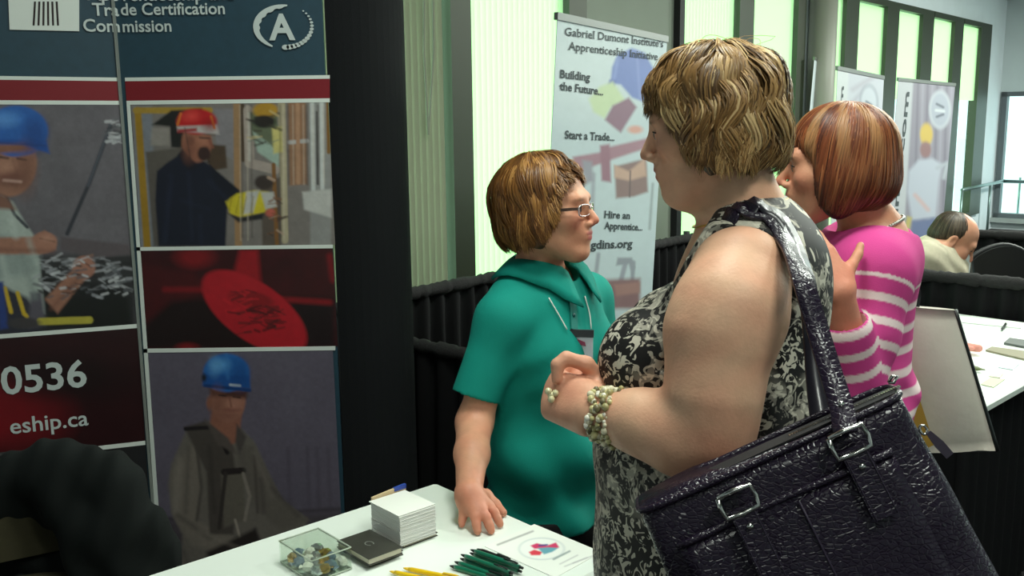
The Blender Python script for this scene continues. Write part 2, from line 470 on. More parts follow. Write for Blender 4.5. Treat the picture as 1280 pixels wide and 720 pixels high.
class Frame:
    """local frame: f forward, l left, u up"""
    def __init__(s, O, yaw, pitch=0.0, roll=0.0, sc=1.0):
        y, p, r = map(math.radians, (yaw, pitch, roll))
        f = np.array([math.cos(y) * math.cos(p), math.sin(y) * math.cos(p), math.sin(p)])
        l = np.array([-math.sin(y), math.cos(y), 0]); u = np.cross(f, l)
        l2 = math.cos(r) * l + math.sin(r) * u; u2 = np.cross(f, l2)
        s.O = np.asarray(O, float); s.R = np.stack([f, l2, u2], 1); s.s = sc
    def __call__(s, f, l, u): return s.O + s.R @ (np.array([f, l, u]) * s.s)
    def locb(s, X, Y, Z):
        x, y, z = X - s.O[0], Y - s.O[1], Z - s.O[2]; R = s.R / s.s
        return tuple(x * R[0, i] + y * R[1, i] + z * R[2, i] for i in range(3))
    def loc(s, V): return ((np.asarray(V) - s.O) @ s.R) / s.s

def head(B, H, nose=1.0, chin=1.0, jowl=0.0, ears=True):
    s = H.s; keep = B.sc; B.sc = 1.0
    def E(c, r, k=.012, sub=False): B.ell(H(*c), np.array(r) * s, H.R, k * s, sub, 'head')
    def K(a, b, ra, rb, k=.012, sub=False): B.cone(H(*a), H(*b), ra * s, rb * s, k * s, sub, tagname='head')
    E((-.012, 0, .034), (.097, .077, .086))
    E((.034, 0, -.03), (.058, .060, .084), .03)
    K((-.002, .05, -.058), (.062, .014, -.1), .022, .02, .03); K((-.002, -.05, -.058), (.062, -.014, -.1), .022, .02, .03)
    E((.074, 0, -.1), (.02, .022, .018), .02)
    if jowl: E((.025, 0, -.098), (.05 , .05, .028 + jowl), .03)
    K((.078, .036, .026), (.078, -.036, .026), .015, .015, .02)
    E((.056, .043, -.02), (.03, .024, .024), .02); E((.056, -.043, -.02), (.03, .024, .024), .02)
    for sg in (1, -1):
        E((.101, sg * .031, .004), (.013, .018, .011), .016, True)
        E((.0765, sg * .031, .002), (.0145, .0155, .0125), .004)
    E((.082, 0, -.058), (.02, .028, .024), .02)
    K((.088, 0, .014), (.108 + .006 * nose, 0, -.026), .008, .0105, .012)
    for sg in (1, -1): E((.102, sg * .0125, -.034), (.010, .0075, .0075), .006)
    E((.096, 0, -.056), (.0065, .022, .0055), .006); E((.0945, 0, -.0665), (.007, .019, .006), .006)
    E((.106, 0, -.0613), (.009, .026, .0014), .003, True)
    if ears:
        for sg in (1, -1):
            E((-.008, sg * .078, -.004), (.019, .010, .031), .006); E((-.002, sg * .088, -.002), (.010, .008, .019), .006, True)
    B.sc = keep

def face_cols(V, base, H, lips, blush=None, brow=None):
    q = H.loc(V); C = np.tile(np.array(lin(base)), (len(V), 1)); rs = np.random.RandomState(5)
    def m(c, r): return np.clip(1.6 - 1.6 * np.sqrt((((q - np.array(c)) / np.array(r)) ** 2).sum(1)), 0, 1)[:, None]
    near = (np.abs(q).max(1) < .14)[:, None]
    if blush:
        for sg in (1, -1):
            w = m((.075, sg * .042, -.025), (.04, .035, .035)) * .4 * near; C = C * (1 - w) + np.array(lin(blush)) * w
        w = m((.115, 0, -.03), (.02, .02, .02)) * .6 * near; C = C * (1 - w) + np.array(lin(blush)) * w
    w = np.maximum(m((.098, 0, -.056), (.016, .026, .0075)), m((.096, 0, -.067), (.016, .022, .0085))) * near; w = np.clip(w * 1.6, 0, 1)
    C = C * (1 - w) + np.array(lin(lips)) * w
    if brow:
        for sg in (1, -1):
            w = np.clip(m((.085, sg * .034, .024), (.022, .022, .005)) * 1.3, 0, 1) * near * .75; C = C * (1 - w) + np.array(lin(brow)) * w
    return C

def eyes(H, parent, iris=(70, 80, 85)):
    for sg in (1, -1):
        c = H(.0785, sg * .031, .002); r = .0125 * H.s
        nu, nv = 16, 12; V = []; cols = []
        f = H.R[:, 0]
        for i in range(nv + 1):
            t = math.pi * i / nv
            for k in range(nu):
                p = 2 * math.pi * k / nu
                V.append(c + r * (math.cos(t) * f + math.sin(t) * (math.cos(p) * H.R[:, 1] + math.sin(p) * H.R[:, 2])))
                cols.append(lin((15, 12, 12)) if i <= 1 else lin(iris) if i <= 2 else lin((225, 220, 215)))
        idx = np.arange((nv + 1) * nu).reshape(nv + 1, nu)
        Fc = np.stack([idx[:-1], np.roll(idx, -1, 1)[:-1], np.roll(idx, -1, 1)[1:], idx[1:]], -1).reshape(-1, 4)[:, ::-1].copy()
        e = mk('eye', V, Fc, mat('eye_mat', (255, 255, 255), .15, attr=True), parent, True, np.array(cols))
        # upper lash line
        b = MB(); pts = [H(.0785 + .0135 * math.cos(a) * .93, sg * .031 + .0150 * math.sin(a), .002 + .0062 - .004 * (math.sin(a)) ** 2) for a in np.linspace(-1.0, 1.0, 9)]
        b.tube(pts, .0011 * H.s, 5); b.build('eyelash', mat('lash', (30, 22, 20), .7), e, True)

def hand(B, wr, d, n, side, sc=1.0, curl=(.3, .3, .3, .3), spread=.10, thumb=(.5, .4), k=.004, tagn='skin', wrist_r=.026, curl2=None, tn=.35):
    """wr wrist, d finger direction, n back-of-hand normal, side = direction of the thumb"""
    d, n, side = nrm(d), np.asarray(n, float), np.asarray(side, float)
    n = nrm(n - d * (n @ d)); side = nrm(side - d * (side @ d) - n * (side @ n))
    wr = np.asarray(wr, float); tips = []; keep = B.sc; B.sc = 1.0
    offs = [.030, .0105, -.0095, -.028]; ml = [.088, .09, .085, .077]; pl = [(.042, .026, .022), (.046, .029, .023), (.042, .027, .022), (.033, .020, .020)]
    for i in range(4):
        kn = wr + sc * (d * ml[i] + side * offs[i]); st = wr + sc * (d * .006 + side * offs[i] * .55)
        B.cone(st, kn, wrist_r * .72, .0125 * sc, .022, tagname=tagn)
        a = 0; p = kn; dd = d + side * (offs[i] / .03) * spread; dd = nrm(dd); r = (.0102, .0092, .0084, .0074) if i < 3 else (.0088, .008, .0072, .0066)
        for j in range(3):
            a += (curl[i] if j == 0 else (curl2[i] if curl2 else curl[i]) * (1.0 if j == 1 else .65))
            v = nrm(math.cos(a) * dd - math.sin(a) * n); q = p + v * pl[i][j] * sc
            B.cone(p, q, r[j] * sc, r[j + 1] * sc, k, tagname=tagn); p = q
        tips.append(p)
    b = wr + sc * (d * .018 + side * .022 - n * .006)
    v1 = nrm(d * math.cos(thumb[0]) + side * math.sin(thumb[0]) - n * tn); m1 = b + v1 * .042 * sc
    v2 = nrm(v1 * math.cos(thumb[1]) + d * math.sin(thumb[1]) - n * .15); m2 = m1 + v2 * .032 * sc; v3 = nrm(v2 + d * .25 - n * .1); m3 = m2 + v3 * .026 * sc
    B.cone(b, m1, .018 * sc, .0125 * sc, .018, tagname=tagn); B.cone(m1, m2, .0118 * sc, .0105 * sc, k, tagname=tagn); B.cone(m2, m3, .0105 * sc, .0085 * sc, k, tagname=tagn)
    B.sc = keep
    return tips

def hair(name, parent, H, vol, clip, end_fn, n, cols, seed=0, wave=0.0, wfreq=3.0, crown=(-.03, 0, .12), wid=(.0012, .0026), lift=.006, flip=0.0, steps=14, basecol=None, h=.004, center=(-.01, 0, .02), part=None, jit=.12, clumps=170, spread=.11, endj=.06, conv=.6):
    """solid under-layer plus many fine strands, gathered in clumps, that run from the crown over the hair volume"""
    rs = np.random.RandomState(seed); V, Fc = vol.mesh(h * H.s, off=-.005, clip=clip)
    m = mat('hair_mat', (0, 0, 0), .42, spec=.4, attr=True)
    bc = np.array(lin(basecol or cols[0])); Vs = [V]; Fs = [Fc]; Cs = [np.tile(bc, (len(V), 1))]; nv = len(V)
    ax = nrm(crown); e1 = nrm(np.array([1, 0, 0]) - ax * ax[0]); e2 = np.cross(ax, e1); cen = H(*center)
    kb = np.arange(clumps) / clumps * 2 * math.pi + rs.rand(clumps) * .1; kl = rs.rand(clumps) ** 1.5; ks = rs.randn(clumps) * jit; kp = rs.rand(clumps) * 6.28; ka = wave * (.4 + .9 * rs.rand(clumps)); kc = rs.randint(len(cols), size=clumps); ke = rs.randn(clumps) * endj; kf = rs.rand(clumps)
    ci = rs.randint(clumps, size=n); db = rs.randn(n) * spread; layer = rs.rand(n)
    beta = kb[ci] + db; bend = kb[ci] + db * (1 - conv)
    a0 = np.where(layer < .5, rs.rand(n) * .35, rs.rand(n) * 1.5)
    aend = np.array([end_fn(x) for x in bend + ks[ci]]) + ke[ci] + rs.randn(n) * .04 - .25 * (rs.rand(n) < .3) * rs.rand(n)
    a0 = np.minimum(a0, aend - .4)
    T = np.linspace(0, 1, steps); lf = lift * (.15 + .85 * kl[ci]) * (.55 + .45 * rs.rand(n)); PT = np.zeros((n, steps, 3)); pj = rs.randn(n) * .35
    tw = rs.rand(n) * .006
    for j, t in enumerate(T):
        al = a0 + (aend - a0) * t; mixb = beta * (1 - t) + bend * t
        be = mixb + ks[ci] * t + ka[ci] * t ** .5 * np.sin(al * wfreq + kp[ci] + pj)
        dl = np.cos(al)[:, None] * ax + np.sin(al)[:, None] * (np.cos(be)[:, None] * e1 + np.sin(be)[:, None] * e2)
        dw_ = dl @ H.R.T
        tt = np.full(n, .35 * H.s)
        for _ in range(22): tt = tt - vol.eval(cen + dw_ * tt[:, None]) * .9
        r = tt + lf * math.sin(math.pi * min(1, t * .8 + .15)) * (1 + .6 * np.sin(al * wfreq * .8 + kp[ci] * 2) * (wave > .05)) + flip * max(0, t - .65) ** 1.3 * kf[ci] - .003 + tw * .5
        PT[:, j] = cen + dw_ * r[:, None]
    W = wid[0] + rs.rand(n) * (wid[1] - wid[0]); prof = np.sin(T * math.pi * .84 + .4) ** .5; prof[-1] = .15
    tan = np.gradient(PT, axis=1); tan /= np.linalg.norm(tan, axis=2, keepdims=True) + 1e-9
    out = PT - cen; out /= np.linalg.norm(out, axis=2, keepdims=True)
    sd = np.cross(tan, out); sd /= np.linalg.norm(sd, axis=2, keepdims=True) + 1e-9
    no = np.cross(sd, tan); ww = (W[:, None] * prof[None, :])[..., None]
    ring = np.stack([PT - sd * ww, PT + no * ww * .5, PT + sd * ww], 2)
    idx = np.arange(n * steps * 3).reshape(n, steps, 3)
    q = np.concatenate([np.stack([idx[:, :-1, k], idx[:, :-1, k + 1], idx[:, 1:, k + 1], idx[:, 1:, k]], -1).reshape(-1, 4) for k in (0, 1)])
    ca = np.array([lin(c) for c in cols]); pick = np.where(rs.rand(n) < .7, kc[ci], rs.randint(len(cols), size=n)); cc = ca[pick] * (.75 + .5 * rs.rand(n))[:, None]
    cl = np.repeat(cc, steps * 3, 0)
    if part is not None: cl = part(ring.reshape(-1, 3), cl)
    Vs.append(ring.reshape(-1, 3)); Fs.append(q + nv); Cs.append(cl)
    return mk(name, np.vstack(Vs), np.vstack(Fs), m, parent, True, np.vstack(Cs))

# ------------------------------------------------------------------ the room
def struct(o): o['kind'] = 'structure'; return o
EX, EY = (1, 0, 0), (0, 1, 0)
def rbox(t0, t1, n0, n1, z0, z1, b=None, bev=0.0):
    b = b or MB(); return b.box(wp((t0 + t1) / 2, (n0 + n1) / 2, (z0 + z1) / 2), DW, NW, ZU, (t1 - t0) / 2, (n1 - n0) / 2, (z1 - z0) / 2, bev)
def tw(px, py): return float((atplane(px, py, W0, NW) - W0) @ DW)      # distance along the window wall
T_END = tw(1255, 60); T_BEG = -7.5; N_END = 7.0
WT = 2.66; WB = 0.28
m_wall = mat('wall_paint', (222, 230, 236), .8, noise=.03, nscale=3)
m_floor = mat('carpet', (52, 50, 52), .95, noise=.25, nscale=60, bump=.6, bscale=300)
m_ceil = mat('ceiling_tile', (150, 155, 152), .9, noise=.05, nscale=12)
m_frame = mat('window_frame_metal', (52, 58, 44), .45, metal=.2)
m_black = mat('black_metal', (20, 20, 22), .6)
struct(rbox(T_BEG - .2, T_END + .2, -.2, N_END + .2, -.1, 0.0).build('floor', m_floor))
struct(rbox(T_BEG - .2, T_END + .2, -.2, N_END + .2, CEIL, CEIL + .1).build('ceiling', m_ceil))
wl = MB()
rbox(T_BEG, T_END, -.06, 0, WT, CEIL, wl); rbox(T_BEG, T_END, -.06, 0, 0, WB, wl)
rbox(T_BEG, -.30 * D0, -.06, 0, WB, WT, wl); rbox(tw(1232, 80), T_END, -.06, 0, WB, WT, wl)
wall_left = struct(wl.build('wall_left', m_wall))
# back wall with its own window
_pw = wp(T_END, 0, 0); _a, _b = atplane(1253, 115, _pw, DW), atplane(1253, 272, _pw, DW)
BZ0, BZ1, BN0, BN1 = _b[2], _a[2], float((_a - W0) @ NW), 2.3
wb = MB()
rbox(T_END, T_END + .16, -.2, BN0, 0, CEIL, wb); rbox(T_END, T_END + .16, BN1, N_END, 0, CEIL, wb)
rbox(T_END, T_END + .16, BN0, BN1, 0, BZ0, wb); rbox(T_END, T_END + .16, BN0, BN1, BZ1, CEIL, wb)
struct(wb.build('wall_back', mat('wall_back_paint', (190, 200, 202), .85, noise=.03, nscale=3)))
struct(rbox(T_BEG - .16, T_BEG, -.2, N_END, 0, CEIL).build('wall_front', m_wall))
struct(rbox(T_BEG, T_END, N_END, N_END + .16, 0, CEIL).build('wall_right', m_wall))
struct(rbox(T_END - .12, T_END, 0, N_END, CEIL - .22, CEIL).build('trim_1', mat('soffit', (140, 150, 150), .8)))
struct(rbox(-5, 60, -40, -.5, -.12, -.04).build('trim_2', mat('pavement_outside', (244, 246, 244), .9, noise=.04, nscale=2)))
wn = [0]
def window(t0, t1, post, blind=None, bz0=WB + .04, slat=.045, tilt=.9):
    """one bay of the window wall: frame mesh with glass pane and vertical blind as parts"""
    wn[0] += 1
    t0, t1 = t0 * D0, t1 * D0; b = MB()
    rbox(t1, t1 + post, -.05, .05, WB, WT, b); rbox(t0, t1, -.05, .05, WT - .06, WT, b); rbox(t0, t1, -.05, .05, WB, WB + .05, b)
    f = struct(b.build('window_%d' % wn[0], m_frame))
    rbox(t0, t1, -.045, -.037, WB + .05, WT - .06).build('pane', mat_glass('window_glass'), f)
    if blind:
        V = []; Fc = []; x = t0 + .01; th = tilt
        while x < t1 - .02:
            c, s_ = math.cos(th) * slat * .54, math.sin(th) * slat * .54
            k = len(V)
            for z in (WT - .07, bz0):
                V += [wp(x + slat / 2 - c, -.005 - s_, z), wp(x + slat / 2, -.002, z), wp(x + slat / 2 + c, -.005 + s_, z)]
            Fc += [(k, k + 1, k + 4, k + 3), (k + 1, k + 2, k + 5, k + 4)]; x += slat
        mk('blind', V, Fc, blind, f)['kind'] = 'stuff'
    return f
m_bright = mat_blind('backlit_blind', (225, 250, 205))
m_dim = mat_blind('shaded_blind', (158, 156, 138), .05)  # unlit bay: its shade is put into darker, barely translucent slats
def bay(p0, p1, p2, y, bl, bz=0): return window(tw(p0, y) / D0, tw(p1, y) / D0, tw(p2, y) - tw(p1, y), bl, bz or WB + .04)
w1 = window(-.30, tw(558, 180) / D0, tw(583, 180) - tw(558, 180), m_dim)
bay(583, 703, 725, 20, m_bright)
for p0, p1, p2, y, bz in ((848, 917, 935, 30, 0), (935, 990, 1000, 40, 0), (1022, 1050, 1066, 50, 0), (1066, 1101, 1116, 60, 0), (1116, 1146, 1160, 60, 1.72), (1160, 1186, 1197, 70, 1.72), (1197, 1219, 1232, 80, 1.72)): bay(p0, p1, p2, y, m_bright, bz)
# pull cord of the first blind
pc = MB().tube([wp(-.055 * D0, .03, WT - .1), wp(-.06 * D0, .03, 1.9), wp(-.057 * D0, .03, 1.5)], .006, 6); pc.tube([wp(-.045 * D0, .03, WT - .1), wp(-.047 * D0, .03, 1.9), wp(-.057 * D0, .03, 1.5)], .006, 6)
pc.build('pull_cord', mat('cord', (132, 136, 120), .6), w1)
# solid grey bay and the column
rbox(tw(725, 20), tw(842, 30), -.06, .0, WB, WT).build('wall_panel', mat('grey_panel', (128, 136, 124), .7, noise=.02, nscale=5), wall_left)
rbox(tw(842, 30), tw(848, 30), -.06, .05, WB, WT).build('panel_post', m_black, wall_left)
_tc = tw(1011, 50); rbox(tw(1000, 50), tw(1022, 50), -.06, .0, WB, WT).build('wall_panel', m_wall, wall_left)
cb = MB().tube([wp(_tc, .12, 0), wp(_tc, .12, CEIL)], .115, 24)
o = cb.build('trim_3', mat('column_paint', (138, 138, 128), .5), None, True); struct(o)
# back window
b = MB()
for a, c in ((BN0, BN0 + .07), (BN1 - .07, BN1), (.98, 1.04)): rbox(T_END - .03, T_END + .1, a, c, BZ0, BZ1, b)
rbox(T_END - .03, T_END + .1, BN0, BN1, BZ0, BZ0 + .06, b); rbox(T_END - .03, T_END + .1, BN0, BN1, BZ1 - .06, BZ1, b)
wn[0] += 1
f = struct(b.build('window_%d' % wn[0], mat('back_frame', (88, 96, 100), .5)))
rbox(T_END + .04, T_END + .05, BN0, BN1, BZ0, BZ1).build('pane', mat_glass('window_glass'), f)
rbox(T_END - .10, T_END - .03, BN0 - .1, BN1, BZ0 - .06, BZ0).build('window_sill', mat('sill_paint', (150, 158, 156), .6), f)
# safety rail along the low glazing
rl = MB(); rl.tube([wp(1.66 * D0, .14, .66), wp(T_END - .06, .14, .66)], .022, 8); rl.tube([wp(T_END - .14, .1, .66), wp(T_END - .14, 3, .66)], .022, 8)
r_ = thing('safety_rail', 'thin metal safety rail running across the low windows', 'rail', wp(T_END - .2, .14, 0))
rl.build('rail', mat('rail_metal', (120, 140, 138), .35, metal=.7), r_, True)
for t in (1.66, 1.9, 2.2): MB().tube([wp(t * D0, .14, 0), wp(t * D0, .14, .66)], .016, 8).build('post', MATS['rail_metal'], r_, True)
# ceiling light fixtures, also for the unseen far lamp added for the walls
lf0 = None
for _x, _y in [l[0] for l in LAMPS]:
    q = thing('ceiling_light', 'square white panel light set in the ceiling', 'light', (_x, _y, CEIL - .05), 'ceiling panel lights')
    b = MB()
    for a in (-1, 1):
        b.wbox((_x - .33, _y + a * .315 - .015, CEIL - .05), (_x + .33, _y + a * .315 + .015, CEIL)); b.wbox((_x + a * .315 - .015, _y - .3, CEIL - .05), (_x + a * .315 + .015, _y + .3, CEIL))
    b.build('frame', mat('light_frame', (220, 222, 220), .5), q)
    MB().wbox((_x - .3, _y - .3, CEIL - .03), (_x + .3, _y + .3, CEIL - .022)).build('diffuser', mat('diffuser', (245, 248, 240), .6), q)

# ------------------------------------------------------------------ pipe and drape
m_drape = mat('black_drape', (10, 10, 12), .85, spec=.25, bump=.3, bscale=500)
m_drape_top = mat('drape_sleeve', (25, 23, 24), .9, bump=.8, bscale=160)
def drape(p0, p1, top, label, seed=0, amp=.022, bot=.02):
    p0, p1 = np.array([p0[0], p0[1], 0.]), np.array([p1[0], p1[1], 0.]); L = np.linalg.norm(p1 - p0); d = (p1 - p0) / L; nn = np.cross(d, ZU)
    rt = thing('divider_drape', label, 'drape', (p0 + p1) / 2); rs = np.random.RandomState(seed)
    nseg = int(L / .011); xs = np.linspace(0, L, nseg); ph = np.cumsum(.55 + .35 * rs.rand(nseg))
    zs = np.array([bot, .1, .3, .55, .8, .93, .98]) * top; V = []
    for i, z in enumerate(zs):
        for x, q in zip(xs, ph):
            a = amp * (1 - .55 * (z / top) ** 3); V.append(p0 + d * (x + .006 * math.sin(q * .37 + z * 3)) + nn * (a * math.sin(q + .25 * math.sin(z * 4 + x * 7))) + ZU * z)
    idx = np.arange(len(zs) * nseg).reshape(len(zs), nseg)
    Fc = np.stack([idx[:-1, :-1], idx[:-1, 1:], idx[1:, 1:], idx[1:, :-1]], -1).reshape(-1, 4)
    c = mk('curtain', V, Fc, m_drape, rt, True)
    # gathered sleeve on the rod
    b = MB(); m = int(L / .016); pts = [p0 + d * x + ZU * (top - .012) for x in np.linspace(0, L, m)]
    b.tube(pts, [.022 + .009 * rs.rand() for _ in range(m)], 8, up=(0, 0, 1)); b.build('gathered_sleeve', m_drape_top, rt, True)
    MB().tube([p0 - d * .03 + ZU * (top - .012), p1 + d * .03 + ZU * (top - .012)], .014, 8).build('rod', m_black, rt, True)
    for e in (p0, p1):
        MB().tube([e - nn * .045, e - nn * .045 + ZU * (top + .02)], .019, 10).build('pole', m_black, rt, True)
        MB().wbox(e - nn * .045 - (.15, .15, 0), e - nn * .045 + (.15, .15, .008)).build('base_plate', m_black, rt)
    return rt
q0 = P(512, 364, 3.9); ZT = q0[2]
drape(q0 - DW * .9, q0 + DW * 2.3, ZT, 'black pleated drape running along the bright green window blinds', 1)
q1 = P(546, 432, 3.5)
drape(q1 - NW * 0.2, q1 + NW * .3, q1[2], 'low black pleated drape behind the woman in teal', 2)
q2 = P(1215, 346, 4.05)
drape(q2 - NW * .95, q2 + NW * 1.7, q2[2], 'black pleated drape behind the table of leaflets and before the seated man', 3)
q3 = P(1250, 291, 5.6)
drape(q3 - NW * .25, q3 + NW * 1.6, q3[2], 'black pleated drape behind the empty rounded chair under the far window', 4)

# ------------------------------------------------------------------ pop-up display
DY = 3.0
JX0 = P(168, 330, DY); JOINT = np.array([JX0[0], DY, 0])            # joint between the two panels
nR = np.array([0, -1.0, 0]); eR = np.array([1.0, 0, 0])
a23 = math.radians(22); eL = np.array([-math.cos(a23), -math.sin(a23), 0]); nL = np.cross(ZU, eL); nL = nL if nL[1] < 0 else -nL
pR = lambda x, y: atplane(x, y, JOINT + nR * .004, nR)
pL = lambda x, y: atplane(x, y, JOINT + nL * .004, nL)
disp = thing('popup_display', 'curved trade show display with blue header and photographs of workers', 'display', (JOINT[0], JOINT[1], 0))
m_navy = mat('print_navy', (34, 62, 76), .5, noise=.08, nscale=40); m_white = mat('print_white', (215, 222, 216), .5); m_print = mat('photo_print', (0, 0, 0), .45, attr=True)
m_red = mat('print_red', (120, 16, 28), .5); m_txt = mat('print_letter', (190, 200, 198), .5); m_dark = mat('print_dark', (30, 8, 10), .5)
XR = P(417, 330, DY)[0]; TOP = 2.24
bR = MB().wbox((JOINT[0], DY, .04), (XR, DY + .012, TOP)); bR = bR.build('panel', m_navy, disp)
LW = .70
bL = MB().box(JOINT + eL * LW / 2 - nL * .006 + ZU * (TOP + .04) / 2, eL, nL, ZU, LW / 2, .006, (TOP - .04) / 2).build('panel', m_navy, disp)
def strip(f, quad, m, parent, n, nm, th=.003): return MB().plate([f(*q) + n * (th - .004) for q in quad], n, th - .0002).build(nm, m, parent)
def xl(y): return 151 + (y - 97) * .0693       # joint line in the picture at row y
# printed bands
lx = -150
def yl(x, y): return y + (168 - x) * -(141 - y) * .00029  # a level line on the left panel through (168, y)
RED = lambda X, Y: Paint(X, Y, (96, 14, 24)).ell((310, 110), (75, 30), (150, 22, 34), soft=16).C
def band(y0, y1, m, nm, th=.004, xr=412, left=True):
    strip(pR, [(xl(y0) + 5, y0), (xr, y0 - .0125 * (xr - 160)), (xr, y1 - .0125 * (xr - 160)), (xl(y1) + 5, y1)], m, bR, nR, nm, th)
    if left: strip(pL, [(lx, yl(lx, y0)), (xl(y0) - 1, y0), (xl(y1) - 1, y1), (lx, yl(lx, y1))], m, bL, nL, nm, th)
band(97, 101.5, m_white, 'white_line')
band(101.5, 126, m_red, 'red_band', .0035)
band(126, 131, m_white, 'white_line')
# white edge strip beside the joint
strip(pR, [(xl(126) + 5, 126), (xl(126) + 9, 126), (xl(660) + 10, 660), (xl(660) + 5, 660)], m_white, bR, nR, 'white_edge', .0045)
MB().box(JOINT + nR * .004 + ZU * 1.14, eR, nR, ZU, .0035, .005, 1.10).build('joint_strip', mat('joint_metal', (150, 156, 150), .4, metal=.3), disp)
# --- photographs
def ph_plumber(X, Y):
    p = Paint(X, Y, (118, 112, 108)).noise(22, .12, 3)
    p.poly([(166, 132), (190, 132), (196, 308), (174, 308)], (120, 124, 132)).line([(172, 138), (184, 308)], 9, (150, 116, 30)).line([(170, 138), (262, 138)], 8, (160, 130, 50))
    p.poly([(190, 156), (214, 138), (252, 136), (250, 190), (214, 184), (212, 158)], (26, 26, 24)).poly([(182, 190), (228, 184), (230, 308), (192, 308)], (88, 82, 76)).poly([(190, 160), (212, 160), (212, 182), (188, 182)], (140, 134, 128))
    p.poly([(268, 136), (294, 136), (292, 200), (270, 190)], (126, 122, 126)).poly([(254, 180), (282, 182), (284, 210), (262, 214)], (70, 54, 40))
    p.line([(296, 130), (298, 305)], 9, (150, 118, 84)).line([(303, 132), (304, 200)], 5, (70, 52, 30)).line([(310, 138), (312, 204), (344, 212)], 12, (158, 146, 138)).line([(312, 142), (312, 200)], 4, (182, 176, 168))
    p.poly([(312, 140), (346, 140), (350, 200), (330, 196), (314, 170)], (92, 100, 78)).poly([(316, 164), (350, 190), (348, 208), (322, 190)], (150, 170, 158)).ell((332, 138), (16, 10), (170, 130, 40)).ell((330, 152), (14, 8), (34, 30, 26))
    p.line([(352, 128), (356, 300)], 9, (170, 160, 132)).poly([(340, 160), (352, 158), (354, 190), (342, 192)], (196, 186, 116))
    p.poly([(360, 126), (382, 126), (384, 230), (362, 232)], (140, 104, 78)).line([(362, 178), (384, 176)], 5, (170, 168, 166)).line([(372, 128), (373, 228)], 5, (166, 128, 100))
    p.poly([(386, 126), (414, 126), (414, 306), (388, 306)], (138, 138, 136)).line([(390, 128), (392, 250)], 5, (186, 190, 188)).line([(402, 128), (403, 236)], 5, (190, 194, 192)).line([(396, 140), (397, 230)], 2, (40, 40, 40)).line([(410, 128), (411, 190)], 5, (120, 84, 30)).poly([(378, 240), (414, 236), (414, 272), (380, 262)], (180, 180, 176))
    p.poly([(326, 226), (350, 222), (352, 308), (328, 308)], (84, 74, 66)).line([(342, 206), (346, 304)], 5, (120, 82, 40)).ell((330, 228), (12, 9), (54, 44, 40))
    p.poly([(196, 214), (208, 204), (226, 192), (246, 196), (262, 206), (282, 232), (300, 240), (298, 256), (284, 262), (282, 308), (198, 308), (194, 250)], (18, 22, 38)).poly([(262, 206), (300, 238), (296, 262), (276, 256)], (14, 17, 30))
    p.ell((246, 178), (19, 25), (142, 92, 72)).poly([(228, 186), (246, 206), (262, 202), (236, 214), (222, 194)], (20, 20, 30)).ell((255, 192), (8, 9), (52, 32, 28)).ell((238, 176), (5, 6), (120, 76, 60)).line([(242, 166), (268, 168)], 3, (90, 70, 64))
    p.ell((246, 152), (25, 16), (178, 22, 26)).poly([(221, 158), (271, 156), (274, 168), (222, 164)], (176, 170, 168)).line([(222, 156), (226, 142)], 3, (200, 110, 40)).line([(264, 146), (268, 160)], 3, (200, 110, 40)).poly([(222, 162), (246, 160), (246, 164), (222, 166)], (150, 26, 30))
    p.poly([(282, 252), (296, 242), (318, 238), (336, 240), (342, 256), (330, 266), (300, 272), (288, 268)], (196, 180, 40)).poly([(308, 240), (324, 238), (316, 266), (304, 268)], (180, 180, 178)).poly([(326, 240), (342, 240), (346, 258), (332, 262)], (176, 176, 172)).poly([(284, 266), (300, 272), (330, 266), (328, 274), (298, 278)], (24, 24, 28)).ell((338, 266), (6, 5), (180, 90, 76))
    for a, b_, w, o in (((214, 220), (206, 300), 5, .5), ((236, 216), (240, 300), 3, .5), ((262, 226), (284, 250), 4, .5), ((226, 250), (262, 262), 3, .4), ((250, 270), (252, 306), 4, .4)): p.line([a, b_], w, (34, 40, 62), 3, o)
    p.ell((236, 190), (7, 12), (112, 68, 54), soft=5, op=.7).ell((254, 176), (6, 5), (168, 112, 90), soft=4, op=.7).line([(250, 172), (262, 173)], 2.5, (64, 44, 40), 1, .8).line([(262, 176), (266, 184)], 3, (128, 78, 62), 1.5)
    p.ell((238, 145), (9, 6), (212, 70, 62), soft=5, op=.8).ell((262, 156), (8, 7), (128, 14, 20), soft=5, op=.7).line([(231, 160), (238, 198)], 1.6, (60, 44, 40), 1, .6)
    for x in (300, 309, 354, 366, 379, 391, 404): p.line([(x, 132), (x + 1, 300 if x < 360 else 230)], 1.6, (196, 184, 168), 1.2, .45)
    for x in (302, 314, 350, 360, 383, 397): p.line([(x, 132), (x + 1, 296 if x < 360 else 230)], 2.2, (60, 50, 44), 1.5, .5)
    p.stripes((330, 160), (18, 22), 16, [(60, 56, 44), (190, 170, 120), (110, 120, 110), (40, 34, 30)], 21, 6).stripes((346, 256), (8, 40), 14, [(120, 80, 54), (176, 150, 130), (60, 44, 36)], 22, 5)
    for k in range(4): p.line([(290 + k * 9, 246), (286 + k * 9, 266)], 1.6, (140, 122, 20), 1, .6)
    return p.noise(9, .1, 8).noise(3, .06, 18).C
